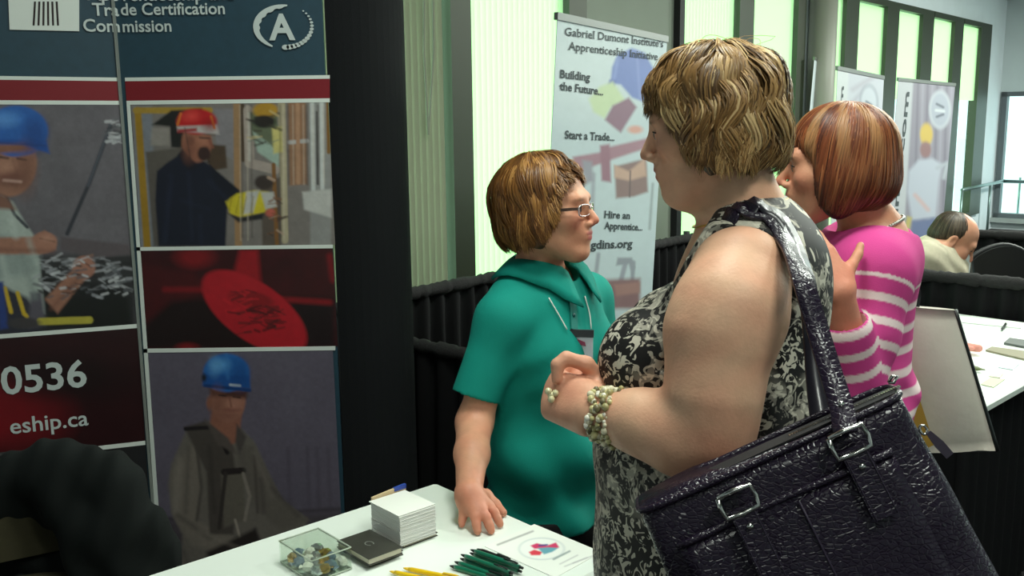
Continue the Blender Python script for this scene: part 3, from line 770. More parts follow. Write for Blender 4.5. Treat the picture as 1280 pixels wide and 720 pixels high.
def ph_red(X, Y):
    p = Paint(X, Y, (52, 6, 10)).noise(30, .35, 4)
    p.poly([(172, 330), (240, 340), (262, 360), (190, 400), (176, 410)], (66, 8, 12), 5).poly([(176, 412), (215, 376), (290, 372), (320, 436), (178, 436)], (24, 6, 6), 5).poly([(330, 370), (418, 372), (418, 434), (380, 434)], (22, 6, 8), 5).ell((243, 322), (22, 12), (120, 14, 20), soft=6).poly([(290, 350), (300, 312), (322, 312), (326, 352)], (146, 16, 26), 4).line([(206, 362), (262, 362)], 6, (120, 14, 22), 3).line([(350, 374), (412, 378)], 6, (130, 16, 24), 3).line([(412, 320), (416, 350)], 7, (110, 12, 20), 3)
    p.ell((318, 390), (76, 36), (168, 22, 34), rot=35).ell((314, 374), (28, 10), (128, 18, 24), rot=10)
    p.stripes((300, 378), (16, 14), 16, [(70, 12, 14), (190, 30, 40)], 5, 6).stripes((326, 400), (26, 18), 40, [(48, 12, 12), (84, 22, 22), (40, 8, 8)], 6, 7)
    return p.ell((234, 434), (12, 5), (120, 16, 22), soft=3).noise(7, .1, 9).C
def ph_harness(X, Y):
    p = Paint(X, Y, (92, 86, 100)).noise(6, .07, 2).noise(60, .1, 6)
    p.poly([(186, 652), (430, 640), (430, 720), (190, 720)], (74, 68, 74), 6).line([(190, 650), (430, 636)], 3, (60, 54, 60), 3)
    for x in (360, 384, 396, 410): p.line([(x, 560), (x + 3, 636)], 3, (72, 66, 78), 3, .6)
    J = (104, 98, 92); Dk = (74, 68, 64)
    p.poly([(214, 580), (232, 540), (262, 526), (296, 530), (318, 552), (336, 590), (352, 624), (384, 648), (376, 690), (330, 690), (318, 660), (308, 700), (226, 712), (228, 668), (214, 640), (210, 606)], J, 2)
    p.poly([(214, 590), (244, 550), (250, 600), (244, 650), (300, 676), (292, 694), (240, 682), (216, 644)], (116, 108, 100), 3).poly([(292, 560), (316, 556), (336, 596), (356, 630), (386, 650), (352, 664), (320, 636)], (96, 90, 84), 3).line([(246, 560), (252, 610), (246, 650)], 3, Dk, 2).line([(318, 570), (322, 640)], 3, Dk, 2)
    p.poly([(230, 534), (256, 526), (290, 556), (296, 600), (292, 668), (262, 668), (258, 590)], (72, 66, 62), 2).poly([(276, 592), (304, 590), (306, 650), (280, 660)], (96, 90, 82), 2).line([(232, 536), (268, 534), (284, 566)], 5, (34, 30, 32)).line([(280, 590), (304, 588)], 8, (40, 34, 34)).line([(304, 592), (312, 620), (306, 650)], 4, (128, 120, 112)).line([(282, 592), (274, 660)], 5, (54, 48, 46)).line([(294, 650), (300, 672)], 3, (150, 140, 130)).poly([(258, 690), (320, 660), (330, 690), (300, 712), (262, 712)], (40, 34, 32), 3)
    p.poly([(268, 500), (304, 504), (298, 552), (288, 556), (262, 530)], (140, 92, 76), 2).poly([(256, 524), (286, 548), (294, 566), (272, 556)], (84, 76, 72), 2).poly([(296, 530), (308, 546), (300, 568), (294, 552)], (74, 68, 66), 2)
    p.ell((285, 500), (22, 28), (152, 104, 88)).ell((290, 512), (9, 3), (112, 62, 56)).poly([(262, 486), (310, 488), (308, 498), (264, 496)], (74, 46, 40), 3).ell((262, 504), (4, 8), (134, 88, 72))
    p.ell((283, 466), (29, 24), (36, 98, 170)).poly([(254, 468), (312, 470), (313, 486), (253, 482)], (28, 80, 148)).ell((276, 456), (10, 7), (84, 148, 206), soft=5).line([(256, 482), (312, 488)], 4, (20, 56, 110)).line([(288, 481), (300, 482)], 3, (190, 200, 210)).ell((255, 472), (3, 5), (30, 32, 40))
    for a, b_, w, cc, o in (((224, 574), (220, 640), 7, (134, 126, 118), .5), ((236, 560), (232, 640), 5, (84, 78, 74), .6), ((222, 644), (262, 672), 6, (78, 72, 68), .6), ((250, 664), (300, 686), 4, (126, 118, 110), .5), ((318, 566), (340, 620), 6, (116, 108, 102), .5), ((326, 600), (330, 640), 5, (70, 64, 62), .6), ((340, 610), (372, 644), 5, (72, 66, 62), .6), ((262, 560), (268, 640), 4, (52, 46, 44), .6), ((300, 566), (312, 600), 4, (88, 82, 78), .6), ((230, 690), (236, 708), 6, (80, 74, 70), .6)): p.line([a, b_], w, cc, 3, o)
    p.ell((272, 506), (8, 18), (122, 80, 66), soft=6, op=.7).ell((292, 506), (7, 7), (172, 122, 104), soft=5, op=.7).line([(287, 498), (289, 508)], 2, (120, 76, 64), 1.5).line([(274, 494), (282, 495)], 2, (50, 32, 30), 1).line([(292, 496), (300, 497)], 2, (50, 32, 30), 1).ell((284, 520), (12, 6), (128, 84, 72), soft=4, op=.7)
    p.ell((300, 468), (10, 16), (22, 66, 128), soft=7, op=.7).ell((268, 458), (6, 10), (110, 170, 220), soft=5, op=.5).line([(283, 444), (285, 472)], 3, (60, 124, 190), 2.5, .6)
    return p.noise(5, .07, 11).noise(2.6, .05, 19).C
def ph_driller(X, Y):
    p = Paint(X, Y, (96, 92, 98)).noise(26, .16, 3).noise(8, .06, 5)
    p.poly([(-160, 300), (60, 318), (170, 316), (172, 420), (-160, 440)], (40, 40, 42), 6).poly([(50, 345), (160, 360), (166, 410), (60, 410)], (14, 16, 14), 5)
    p.stripes((100, 342), (62, 20), 60, [(170, 172, 176), (110, 112, 116), (30, 30, 32), (140, 142, 148)], 7, 9)
    p.line([(138, 158), (112, 228), (84, 292)], 5, (44, 46, 54)).line([(138, 156), (110, 232)], 3, (70, 74, 84)).stripes((141, 162), (10, 16), 22, [(190, 192, 196), (90, 92, 98), (40, 42, 46)], 8, 5)
    p.poly([(76, 296), (160, 306), (166, 318), (120, 322), (76, 312)], (84, 76, 80), 2)
    p.poly([(-160, 250), (-10, 240), (16, 252), (30, 276), (46, 300), (54, 370), (56, 392), (-160, 400)], (160, 170, 164), 2).line([(8, 246), (18, 268), (34, 284)], 4, (60, 64, 70)).poly([(-40, 290), (20, 296), (50, 312), (48, 340), (0, 350), (-60, 340)], (138, 150, 146), 5)
    p.ell((14, 206), (32, 40), (146, 104, 86), rot=8).ell((14, 222), (17, 9), (116, 74, 62), soft=4).line([(4, 226), (26, 228)], 3, (170, 130, 118)).line([(-2, 196), (10, 198)], 3, (60, 40, 36)).line([(22, 198), (32, 200)], 3, (60, 40, 36)).poly([(-14, 236), (8, 246), (20, 262), (-20, 260)], (120, 84, 70), 3).line([(16, 200), (20, 214)], 3, (124, 82, 68), 2)
    p.ell((20, 164), (40, 32), (38, 92, 168)).poly([(-40, 172), (58, 176), (62, 192), (44, 186), (-40, 176)], (30, 76, 150), 2).ell((10, 148), (16, 9), (60, 118, 192), soft=5).poly([(-40, 180), (30, 180), (44, 188), (-40, 196)], (128, 86, 70), 3)
    p.poly([(-160, 300), (40, 296), (56, 288), (70, 300), (70, 312), (50, 318), (-160, 318)], (150, 106, 88), 2).ell((56, 303), (15, 13), (156, 110, 92)).line([(50, 298), (68, 302)], 2, (110, 72, 60)).poly([(56, 374), (88, 340), (100, 322), (116, 318), (118, 340), (104, 352), (72, 392)], (146, 102, 84), 2).ell((105, 334), (14, 14), (152, 106, 90)).line([(100, 324), (114, 334)], 2, (110, 70, 60))
    p.poly([(-160, 360), (0, 356), (34, 372), (52, 396), (50, 416), (-160, 430)], (44, 44, 54), 3).line([(6, 360), (14, 390)], 5, (190, 160, 40)).line([(22, 366), (30, 392), (34, 396)], 5, (190, 160, 40)).poly([(-4, 352), (4, 352), (10, 410), (0, 412)], (40, 60, 120), 2).poly([(38, 366), (52, 364), (58, 406), (36, 410)], (84, 80, 90), 3).line([(50, 402), (112, 400)], 9, (170, 160, 60)).ell((30, 404), (20, 7), (60, 56, 58))
    p.stripes((104, 346), (60, 26), 90, [(196, 198, 202), (84, 86, 92), (24, 24, 26), (150, 152, 158)], 17, 5)
    for a, b_, w, cc, o in (((-20, 262), (-6, 350), 8, (124, 136, 130), .5), ((14, 270), (20, 296), 6, (188, 198, 192), .5), ((28, 320), (44, 372), 6, (120, 132, 128), .6), ((2, 322), (10, 352), 6, (184, 194, 188), .5), ((36, 300), (46, 330), 5, (176, 186, 180), .5)): p.line([a, b_], w, cc, 4, o)
    p.ell((32, 212), (12, 26), (112, 74, 60), soft=9, op=.7).ell((8, 208), (9, 8), (172, 126, 106), soft=6, op=.7).ell((14, 228), (16, 8), (104, 68, 56), soft=6, op=.6).line([(5, 225), (26, 227)], 3, (186, 150, 138), 1.5, .8)
    p.ell((44, 168), (14, 20), (22, 60, 124), soft=8, op=.7).ell((4, 150), (14, 8), (96, 150, 214), soft=6, op=.5).line([(-10, 178), (56, 182)], 2.5, (20, 54, 112), 1.5, .7)
    p.line([(0, 312), (66, 314)], 4, (108, 70, 58), 3, .6).line([(64, 386), (96, 350)], 4, (108, 70, 58), 3, .6).ell((60, 298), (8, 4), (184, 138, 118), soft=3, op=.6)
    return p.noise(5, .08, 12).noise(2.6, .05, 20).C
def quadR(y0, y1, x1=416):
    return [pR(xl(y0) + 10, y0) - nR * .001, pR(x1, y0 - .0125 * (x1 - 160)) - nR * .001, pR(x1 + (y1 - y0) * .05, y1 - .0125 * (x1 - 160)) - nR * .001, pR(xl(y1) + 10, y1) - nR * .001]
def photo(quad, fn, parent, label):
    o = print_grid('photograph', *quad, fn, m_print, parent); o['label'] = label; return o
photo(quadR(131, 309, 410), ph_plumber, bR, 'photo of a worker in red hard hat at a pipe')
band(309, 313.5, m_white, 'white_line', .0045, 416, False)
photo(quadR(313.5, 436), ph_red, bR, 'red tinted photo of a grinding disc')
band(436, 441, m_white, 'white_line', .0045, 419, False)
photo(quadR(441, 712), ph_harness, bR, 'photo of a worker in blue hard hat and harness')
LX = -120
photo([pL(LX, yl(LX, 131)) - nL * .001, pL(xl(131) - 1, 131) - nL * .001, pL(xl(405) - 1, 405) - nL * .001, pL(LX, yl(LX, 405)) - nL * .001], ph_driller, bL, 'photo of a worker in blue hard hat beside a wall')
def lband(y0, y1, m, nm, th): strip(pL, [(LX, yl(LX, y0)), (xl(y0) - 1, y0), (xl(y1) - 1, y1), (LX, yl(LX, y1))], m, bL, nL, nm, th)
lband(405, 410, m_white, 'white_line', .0045)
def ph_maroon(X, Y):
    return Paint(X, Y, (38, 8, 12)).ell((0, 520), (70, 40), (110, 14, 22), soft=22).ell((90, 470), (70, 26), (26, 8, 10), soft=14).noise(30, .2, 2).C
photo([pL(LX, yl(LX, 410)) - nL * .001, pL(xl(410) - 1, 410) - nL * .001, pL(xl(551) - 1, 551) - nL * .001, pL(LX, yl(LX, 551)) - nL * .001], ph_maroon, bL, 'maroon block with white digits')
lband(551, 556, m_white, 'white_line', .0045)
lband(556, 760, mat('print_black', (22, 22, 24), .6), 'black_foot', .0035)
# --- lettering
def textR(s_, x, y, hpx, bold=.012, sp=1.0): lettering(s_, hpx * DY / F_PX * 1.38, m_txt, pR(x, y) + nR * .001, eR, ZU, bR, bold=bold, spacing=sp)
def textL(s_, x, y, hpx, bold=.012, al='RIGHT', sp=1.0):
    q = pL(x, y) + nL * .001; lettering(s_, hpx * (q[1]) / F_PX * 1.38, m_txt, q, -eL, ZU, bL, al, bold=bold, spacing=sp)
# the header lines cross the joint
textL('App', 151, 1, 16, .016); textR('renticeship and', 153, 1, 16, .016)
textL('Tra', 149, 20, 15, .016); textR('de Certification', 151, 19, 14.5, .016)
textL('Com', 151, 40, 15, .016); textR('mission', 153, 40, 14.5, .016)
textL('0536', 110, 482, 36, .02); textL('eship.ca', 111, 531, 21, .012)
# government emblem: white card with vertical strokes
strip(pL, [(8, -60), (99, -58), (99, 39), (12, 37)], m_white, bL, nL, 'emblem_card', .005)
for k in range(6):
    x = 42 + k * 5.6; MB().plate([pL(x + (k - 2.5) * -.2, 2) + nL * .0016, pL(x + 2.6 + (k - 2.5) * -.2, 2) + nL * .0016, pL(x + 2.6 + (k - 2.5) * .5, 32) + nL * .0016, pL(x + (k - 2.5) * .5, 32) + nL * .0016], nL, .001).build('emblem_stroke', m_dark, bL)
# ring emblem with letter A: toothed crescent, then dots that grow
b = MB(); cx, cy = 353, 33
pts_o = []; pts_i = []
for k in range(31):
    a = math.radians(80 + k * 170 / 30); w = 7.5 * math.sin(math.pi * (k + 1.5) / 33) ** .7 + (1.4 if (k // 2) % 2 else 0) * (1 if k < 22 else 0)
    pts_o.append((cx + 36.5 * math.cos(a), cy - 27.5 * math.sin(a))); pts_i.append((cx + (36.5 - w) * math.cos(a), cy - (27.5 - w) * math.sin(a)))
cr = [pR(*q) + nR * .001 for q in pts_o] + [pR(*q) + nR * .001 for q in pts_i]
cF = [(k, 31 + k, 32 + k, k + 1) for k in range(30)]
mk('ring_crescent', cr, cF, m_txt, bR)
for k in range(16):
    a = math.radians(-90 + k * 9.2); r = 3.5 * (1 - k / 17) + .7; rr = 36
    c_ = (cx + 4 + (rr - 3) * math.cos(a), cy - 26 * math.sin(a)); MB().plate([pR(c_[0] + r * 1.1 * math.cos(t), c_[1] + r * .8 * math.sin(t)) + nR * .001 for t in np.linspace(0, -2 * math.pi, 11)[:-1]], nR, .001).build('ring_dot', m_txt, bR)
lettering('A', 42 * DY / F_PX, m_txt, pR(353, 49) + nR * .001, eR, ZU, bR, 'CENTER', bold=.03)
# curved black end cap of the display
prof = []
for k in range(17):
    a = k / 16 * math.radians(115); prof.append((XR + .006 + .212 * math.sin(a), DY + .212 * (1 - math.cos(a))))
V = []; 
for z in (.03, TOP):
    V += [np.array([x, y, z]) for x, y in prof]
for z in (.03, TOP):
    V += [np.array([x - .012 * math.sin(k / 16 * math.radians(115)), y + .012 * math.cos(k / 16 * 2), z]) for k, (x, y) in enumerate(prof)]
n_ = 17; Fc = [(i, i + 1, n_ + i + 1, n_ + i) for i in range(16)] + [(2 * n_ + i, 3 * n_ + i, 3 * n_ + i + 1, 2 * n_ + i + 1) for i in range(16)] + [(n_ + i, n_ + i + 1, 3 * n_ + i + 1, 3 * n_ + i) for i in range(16)] + [(i, 2 * n_ + i, 2 * n_ + i + 1, i + 1) for i in range(16)] + [(0, n_, 3 * n_, 2 * n_), (n_ - 1, 3 * n_ - 1, 4 * n_ - 1, 2 * n_ - 1)]
mk('end_cap', V, Fc, mat('black_fabric', (17, 19, 21), .9, spec=.2, bump=.4, bscale=600), disp, False)
# folding frame behind
b = MB()
for x in (JOINT[0] + .02, (JOINT[0] + XR) / 2, XR - .02): b.tube([(x, DY + .05, .02), (x, DY + .05, TOP)], .01, 6)
for k in range(4):
    z = .1 + k * .52; b.tube([(JOINT[0] + .02, DY + .06, z), (XR - .02, DY + .06, z + .5)], .006, 6); b.tube([(JOINT[0] + .02, DY + .06, z + .5), (XR - .02, DY + .06, z)], .006, 6)
b.build('folding_frame', mat('aluminium', (150, 152, 150), .35, metal=.9), disp, True)

# ------------------------------------------------------------------ people
def tab(ds, vs):
    ds = np.radians(ds)
    def f(b):
        b = (b + math.pi) % (2 * math.pi) - math.pi
        return float(np.interp(abs(b), ds, vs))
    return f
m_skin = mat('skin', (0, 0, 0), .5, spec=.35, attr=True, noise=.06, nscale=45, bump=.12, bscale=220)
def skin_noise(C, V, amt=.06, seed=2):
    k = 1 + amt * np.sin(V[:, 0] * 61 + 2 * np.sin(V[:, 2] * 37)) * np.sin(V[:, 2] * 53 + V[:, 1] * 47); C = C.copy(); C[:, 1:] *= k[:, None]; return C
def skin_mesh(B, H, parent, base, lips, blush, brow, h=.0036, hands=()):
    V, Fc = B.mesh(h); V = relax(V, Fc, 1, .4); C = face_cols(V, base, H, lips, blush, brow)
    for c, r in hands:
        w = np.clip(1.4 - np.linalg.norm(V - np.asarray(c), axis=1) / r, 0, 1)[:, None] * .45; C = C * (1 - w) + np.array(lin(blush)) * w
    return mk('body', V, Fc, m_skin, parent, True, skin_noise(C, V))

# ============ woman in the patterned dress
SA = .9
FA = Frame((P(903, 300, 1.458)[0], 1.458, .158), 160, sc=SA)
HA = Frame(P(886, 158, 1.44), 167, -11, 2, .96 * SA)
pa = thing('person', 'woman in sleeveless black and white patterned dress carrying a handbag', 'person', (FA.O[0], FA.O[1], 0))
L_SH, L_EL, L_WR = P(927, 342, 1.323), P(888, 540, 1.26), P(742, 516, 1.35)
def torso_a(S, o=0.0):
    sd = FA.R[:, 0]
    S.cone(FA(-.035, 0, 1.26), FA(-.005, 0, 1.06), .165 + o, .2 + o, .05, side=sd, flat=.82)
    S.ell(FA(-.05, 0, 1.335), (.105 + o, .185 + o, .095 + o), FA.R, .05)
    for l in (.088, -.088): S.ell(FA(.088, l, 1.175), (.092 + o, .09 + o, .095 + o), FA.R, .035)
    S.ell(FA(.025, 0, 1.0), (.183 + o, .205 + o, .16 + o), FA.R, .06)
    S.ell(FA(-.005, 0, .83), (.2 + o, .22 + o, .18 + o), FA.R, .06)
B = Sdf(SA); head(B, HA, nose=.7, jowl=.014)
B.cone(HA(-.022, 0, -.05), FA(-.045, 0, 1.38), .058, .07, .03)
B.cone(FA(-.05, .02, 1.40), L_SH + (0, .02, .0), .042, .045, .04); B.cone(FA(-.05, -.02, 1.40), FA(-.03, -.19, 1.34), .05, .055, .04)
torso_a(B, -.02)
MID = P(900, 420, 1.278)
GL = B.group(.03); GH = B.group(.006); GR = B.group(.02); GH2 = B.group(.004)
GL.chain([L_SH, P(913, 388, 1.287), MID, P(892, 490, 1.26), L_EL], [.073, .080, .077, .067, .059], .03)
GL.chain([L_EL + (0, 0, .004), P(850, 543, 1.274), P(800, 527, 1.305), L_WR], [.061, .057, .046, .033], .03)
# left hand closed, back of the hand to the camera
hd = nrm(P(694, 494, 1.404) - L_WR)
tl = hand(GH, L_WR, hd, (-.25, -.85, .35), (.1, .1, 1), .94, (.85, .9, .95, 1.0), .04, (.35, .3), wrist_r=.029, curl2=(1.2, 1.2, 1.2, 1.2))
# right arm on the far side, hand closing over the left
R_SH, R_EL, R_WR = FA(-.03, -.2, 1.36), FA(.06, -.235, 1.07), P(768, 488, 1.458)
GR.chain([R_SH, (R_SH + R_EL) / 2, R_EL], [.08, .074, .058], .03); GR.chain([R_EL, (R_EL + R_WR) / 2, R_WR], [.058, .048, .032], .03)
GH2.cone(R_WR, P(742, 476, 1.427), .03, .026, .02); GH2.cone(P(768, 486, 1.449), P(735, 480, 1.44), .026, .024, .02)
GH2.chain([P(748, 474, 1.413), P(733, 455, 1.399), P(708, 448, 1.395), P(697, 456, 1.391), P(696, 474, 1.386)], [.0150, .0128, .0115, .0108, .0092], .006)
GH2.chain([P(744, 470, 1.44), P(722, 458, 1.44), P(704, 462, 1.44), P(699, 482, 1.435)], [.0145, .011, .010, .009], .005)
GH2.chain([P(742, 482, 1.454), P(716, 474, 1.467), P(702, 486, 1.467), P(700, 500, 1.458)], [.0145, .011, .010, .009], .005)
GH2.chain([P(745, 492, 1.454), P(722, 490, 1.481), P(708, 500, 1.481), P(706, 512, 1.472)], [.0135, .010, .009, .008], .005)
GH2.chain([P(752, 478, 1.404), P(748, 486, 1.391), P(738, 490, 1.386)], [.016, .0135, .010], .01)
for s_ in (.1, -.1):
    B.chain([FA(0, s_, .85), FA(.01, s_ * .95, .48), FA(-.02, s_ * .9, .2), FA(-.03, s_ * .85, -.09)], [.10, .07, .06, .044], .03)
    B.cone(FA(-.05, s_ * .85, -.13), FA(.13, s_ * 1.0, -.143), .04, .03, .03)
body = skin_mesh(B, HA, pa, (222, 172, 142), (190, 110, 100), (214, 136, 112), (120, 88, 60), h=.0036, hands=[(P(705, 490, 1.395), .09), (P(892, 570, 1.242), .07)])
eyes(HA, pa, (90, 110, 110))
# dress
DA = D = Sdf(SA); torso_a(D)
D.cone(FA(-.05, .03, 1.385), FA(-.045, .165, 1.325), .052, .060, .05); D.cone(FA(-.05, -.03, 1.385), FA(-.045, -.165, 1.325), .052, .060, .05)
D.cone(FA(0, 0, .86), FA(0, 0, .5), .2, .24, .06, side=FA.R[:, 0], flat=.9)
D.ell(FA(.02, 0, 1.475), (.115, .098, .10), FA.R, .012, True); D.ell(FA(.105, 0, 1.40), (.125, .2, .125), FA.R, .012, True)
def clip_dress(X, Y, Z):
    f, l, u = FA.locb(X, Y, Z); return np.maximum(np.maximum(.47 - u, np.minimum(np.abs(l) - .150 - np.maximum(f - .03, 0) * .8, u - 1.19)), -1.0 + 0 * (f + l + u))
def fold_dress(X, Y, Z):
    f, l, u = FA.locb(X, Y, Z); th = np.arctan2(l, f)
    return .004 * np.sin(th * 9 + u * 5 + 0 * f) * np.clip((1.12 - u) * 3, 0, 1) + .0022 * np.sin(u * 70 + 3 * np.sin(th * 3)) * np.exp(-((u - 1.07) / .06) ** 2) + .003 * np.sin(th * 16 + 2) * np.exp(-((u - 1.09) / .05) ** 2)
V, Fc = D.mesh(.0042, off=.007, clip=clip_dress, disp=fold_dress); V = relax(V, Fc, 1, .4)
def mat_dress():
    m = bpy.data.materials.new('dress_pattern'); m.use_nodes = True; nt = m.node_tree; N = nt.nodes; L = nt.links; b = N['Principled BSDF']
    b.inputs['Roughness'].default_value = .6; b.inputs['Specular IOR Level'].default_value = .3
    tc = N.new('ShaderNodeTexCoord'); out = []
    for sc, dist, lo, hi, det in ((21, 1.6, .515, .545, 2.5), (52, 2.2, .53, .56, 1.5)):
        t = N.new('ShaderNodeTexNoise'); t.inputs['Scale'].default_value = sc; t.inputs['Detail'].default_value = det; t.inputs['Distortion'].default_value = dist
        L.new(tc.outputs['Object'], t.inputs['Vector']); r = N.new('ShaderNodeMapRange'); r.inputs[1].default_value = lo; r.inputs[2].default_value = hi
        L.new(t.outputs['Fac'], r.inputs[0]); out.append(r.outputs[0])
    big = N.new('ShaderNodeTexNoise'); big.inputs['Scale'].default_value = 5; L.new(tc.outputs['Object'], big.inputs['Vector'])
    rr = N.new('ShaderNodeMapRange'); rr.inputs[1].default_value = .42; rr.inputs[2].default_value = .58; L.new(big.outputs['Fac'], rr.inputs[0])
    mx = N.new('ShaderNodeMix'); L.new(rr.outputs[0], mx.inputs[0]); L.new(out[0], mx.inputs[2]); L.new(out[1], mx.inputs[3])
    c = N.new('ShaderNodeMix'); c.data_type = 'RGBA'; c.inputs[6].default_value = (*lin((26, 24, 24)), 1); c.inputs[7].default_value = (*lin((206, 200, 184)), 1)
    L.new(mx.outputs[0], c.inputs[0]); L.new(c.outputs[2], b.inputs['Base Color']); return m
m_dress = mat_dress()
mk('dress', V, Fc, m_dress, pa, True)
# hair
HV = Sdf(SA); HV.ell(HA(-.017, 0, .036), (.102, .088, .088), HA.R, .03); HV.ell(HA(-.054, 0, -.026), (.064, .076, .068), HA.R, .03)
for s_ in (1, -1): HV.ell(HA(-.012, s_ * .058, -.028), (.048, .033, .068), HA.R, .03)
def clipA(X, Y, Z):
    f, l, u = HA.locb(X, Y, Z); return np.maximum(np.minimum(f - .036, .036 - u), -.080 - u - .3 * f)
hair('hair', pa, HA, HV, clipA, tab([0, 35, 50, 58, 68, 90, 130, 180], [1.52, 1.55, 1.7, 2.15, 2.32, 2.34, 2.25, 2.14]), 11000,
     [(128, 94, 54), (152, 116, 70), (182, 146, 96), (98, 70, 40), (138, 102, 58), (204, 172, 122)], 3, wave=.19, wfreq=5.5, lift=.016, flip=.06, basecol=(72, 52, 30), jit=.16, clumps=130, spread=.10, wid=(.0009, .0022))
# flyaway loops on top
b = MB(); rs = np.random.RandomState(4)
for k in range(8):
    a = rs.rand() * 6.28; q = HA(-.02 + .06 * math.cos(a), .06 * math.sin(a), .120); v = np.array([rs.randn() * .02, rs.randn() * .02, .008 + .010 * rs.rand()])
    b.tube(spline([q, q + v, q + v * 1.2 + (rs.randn() * .02, 0, -.004), q + (v[0] * 2.2, v[1] * 2.2, -.004)], 9), .0004, 4)
b.build('flyaway_hair', mat('hair_blond', (176, 140, 88), .5), pa, True)
# necklace
def surf(S, org, d, off=0.0):
    """first point of an implicit surface met from org along d"""
    d = nrm(d); x = 0.0
    for _ in range(60): x += float(S.eval((org + d * x)[None])[0] - off) * .9
    return org + d * x
def neck_ring(S, Fm, NC, n, tilt, off):
    a = np.linspace(0, 2 * math.pi, n + 1)[:-1]; dr = np.stack([np.cos(a), np.sin(a), -tilt * np.cos(a)], 1) @ Fm.R.T; q = NC + dr * .1
    for _ in range(40): q = q - dr * ((S.eval(q) - off) * .85)[:, None]
    return list(q)
ring = neck_ring(B, FA, FA(-.04, 0, 1.425), 70, .32, .002)
b = MB()
b.tube(spline(ring + [ring[0]], 140), .0015, 5, cap=False)
m_gold = mat('gold', (212, 170, 90), .3, metal=.9)
b.build('necklace', m_gold, pa, True)['kind'] = 'stuff'
# bracelet of pale beads
ax = nrm(P(800, 527, 1.305) - L_WR); u1 = nrm(np.cross(ax, ZU)); u2 = np.cross(ax, u1); rs = np.random.RandomState(8)
cols_b = [(206, 196, 140), (226, 218, 186), (168, 160, 110), (240, 236, 220), (120, 112, 80)]
V = []; Fc = []; C = []
for k in range(230):
    a = rs.rand() * 6.28; t = .004 + .042 * rs.rand(); r = .034 + .004 * rs.rand() + (t - .012) * .14; bb = MB().ball(L_WR + ax * t + (u1 * math.cos(a) + u2 * math.sin(a)) * r, .003 + .0036 * rs.rand() ** 2, 7, 5)
    n0 = len(V); V += bb.V; Fc += [tuple(i + n0 for i in f) for f in bb.F]; C += [lin(cols_b[rs.randint(5)])] * len(bb.V)
mk('bracelet', V, Fc, mat('bead', (0, 0, 0), .2, attr=True, spec=.7), pa, True, np.array(C))['kind'] = 'stuff'
b = MB(); q = tl[0]; kq = P(689, 494, 1.377)
for d_ in ((0, 0, 0), (.006, 0, .003), (-.004, 0, .006), (0, -.004, -.005)): b.ball(kq + d_, .0055, 8, 6)
b.build('ring', mat('ring_stone', (220, 214, 170), .12, spec=.9), pa, True)

# ============ woman in teal
FB = Frame((P(682, 420, 2.34)[0], 2.34, 0), -38)
HB = Frame(P(687, 263, 2.3), -22, 3, -2, .98)
pb = thing('person', 'woman in teal polo shirt and glasses leaning one hand on the table', 'person', FB.O)
zb = lambda y: P(680, y, 2.33)[2]
def torso_b(S, o=0.0):
    sd = FB.R[:, 0]
    S.cone(FB(-.005, 0, zb(405)), FB(.0, 0, zb(530)), .158 + o, .15 + o, .05, side=sd, flat=.72)
    S.ell(FB(-.01, 0, zb(392)), (.085 + o, .155 + o, .06 + o), FB.R, .05)
    for l in (.07, -.07): S.ell(FB(.075, l, zb(440)), (.065 + o, .07 + o, .07 + o), FB.R, .05)
    S.ell(FB(.01, 0, zb(560)), (.13 + o, .165 + o, .11 + o), FB.R, .06); S.ell(FB(-.005, 0, zb(640)), (.135 + o, .175 + o, .12 + o), FB.R, .06)
B = Sdf(); head(B, HB, nose=.9)
B.cone(HB(-.022, 0, -.05), FB(-.03, 0, zb(360)), .05, .058, .03)
BSH, BEL = P(629, 402, 2.22), P(593, 528, 2.17); BWR = atz(586, 618, .80)
BSL = FB(0, .185, zb(388))
B.cone(FB(-.03, -.03, zb(362)), BSH, .045, .05, .04); B.cone(FB(-.03, .03, zb(362)), BSL, .045, .05, .04)
torso_b(B, -.02)
GA = B.group(.025); GH = B.group(.006); GA2 = B.group(.02)
GA.chain([BSH, (BSH + BEL) / 2, BEL], [.046, .041, .040], .02); GA.chain([BEL, BEL * .55 + BWR * .45 + (0, -.005, 0), BWR], [.042, .037, .027], .02)
# planted right hand
TZ = .74
def kn(x, y, z): return atz(x, y, TZ + z)
kns = [kn(580, 633, .036), kn(591, 638, .04), kn(602, 638, .04), kn(611, 633, .036)]; tips = [kn(577, 656, .009), kn(597, 664, .009), kn(614, 663, .009), kn(625, 655, .009)]; rr = [.0085, .0098, .0102, .0098]
for q, t_, r in zip(kns, tips, rr):
    GH.cone(BWR, q, .022, .0135, .02); m_ = q * .5 + t_ * .5 + (0, 0, .007); m2 = q * .2 + t_ * .8 + (0, 0, .003)
    GH.chain([q, m_, m2, t_], [r * 1.12, r, r * .95, r * .84], .0035)
tb = kn(607, 620, .03); GH.chain([BWR * .5 + tb * .5, tb, kn(619, 631, .016), kn(629, 641, .009)], [.02, .0145, .0115, .009], .008)
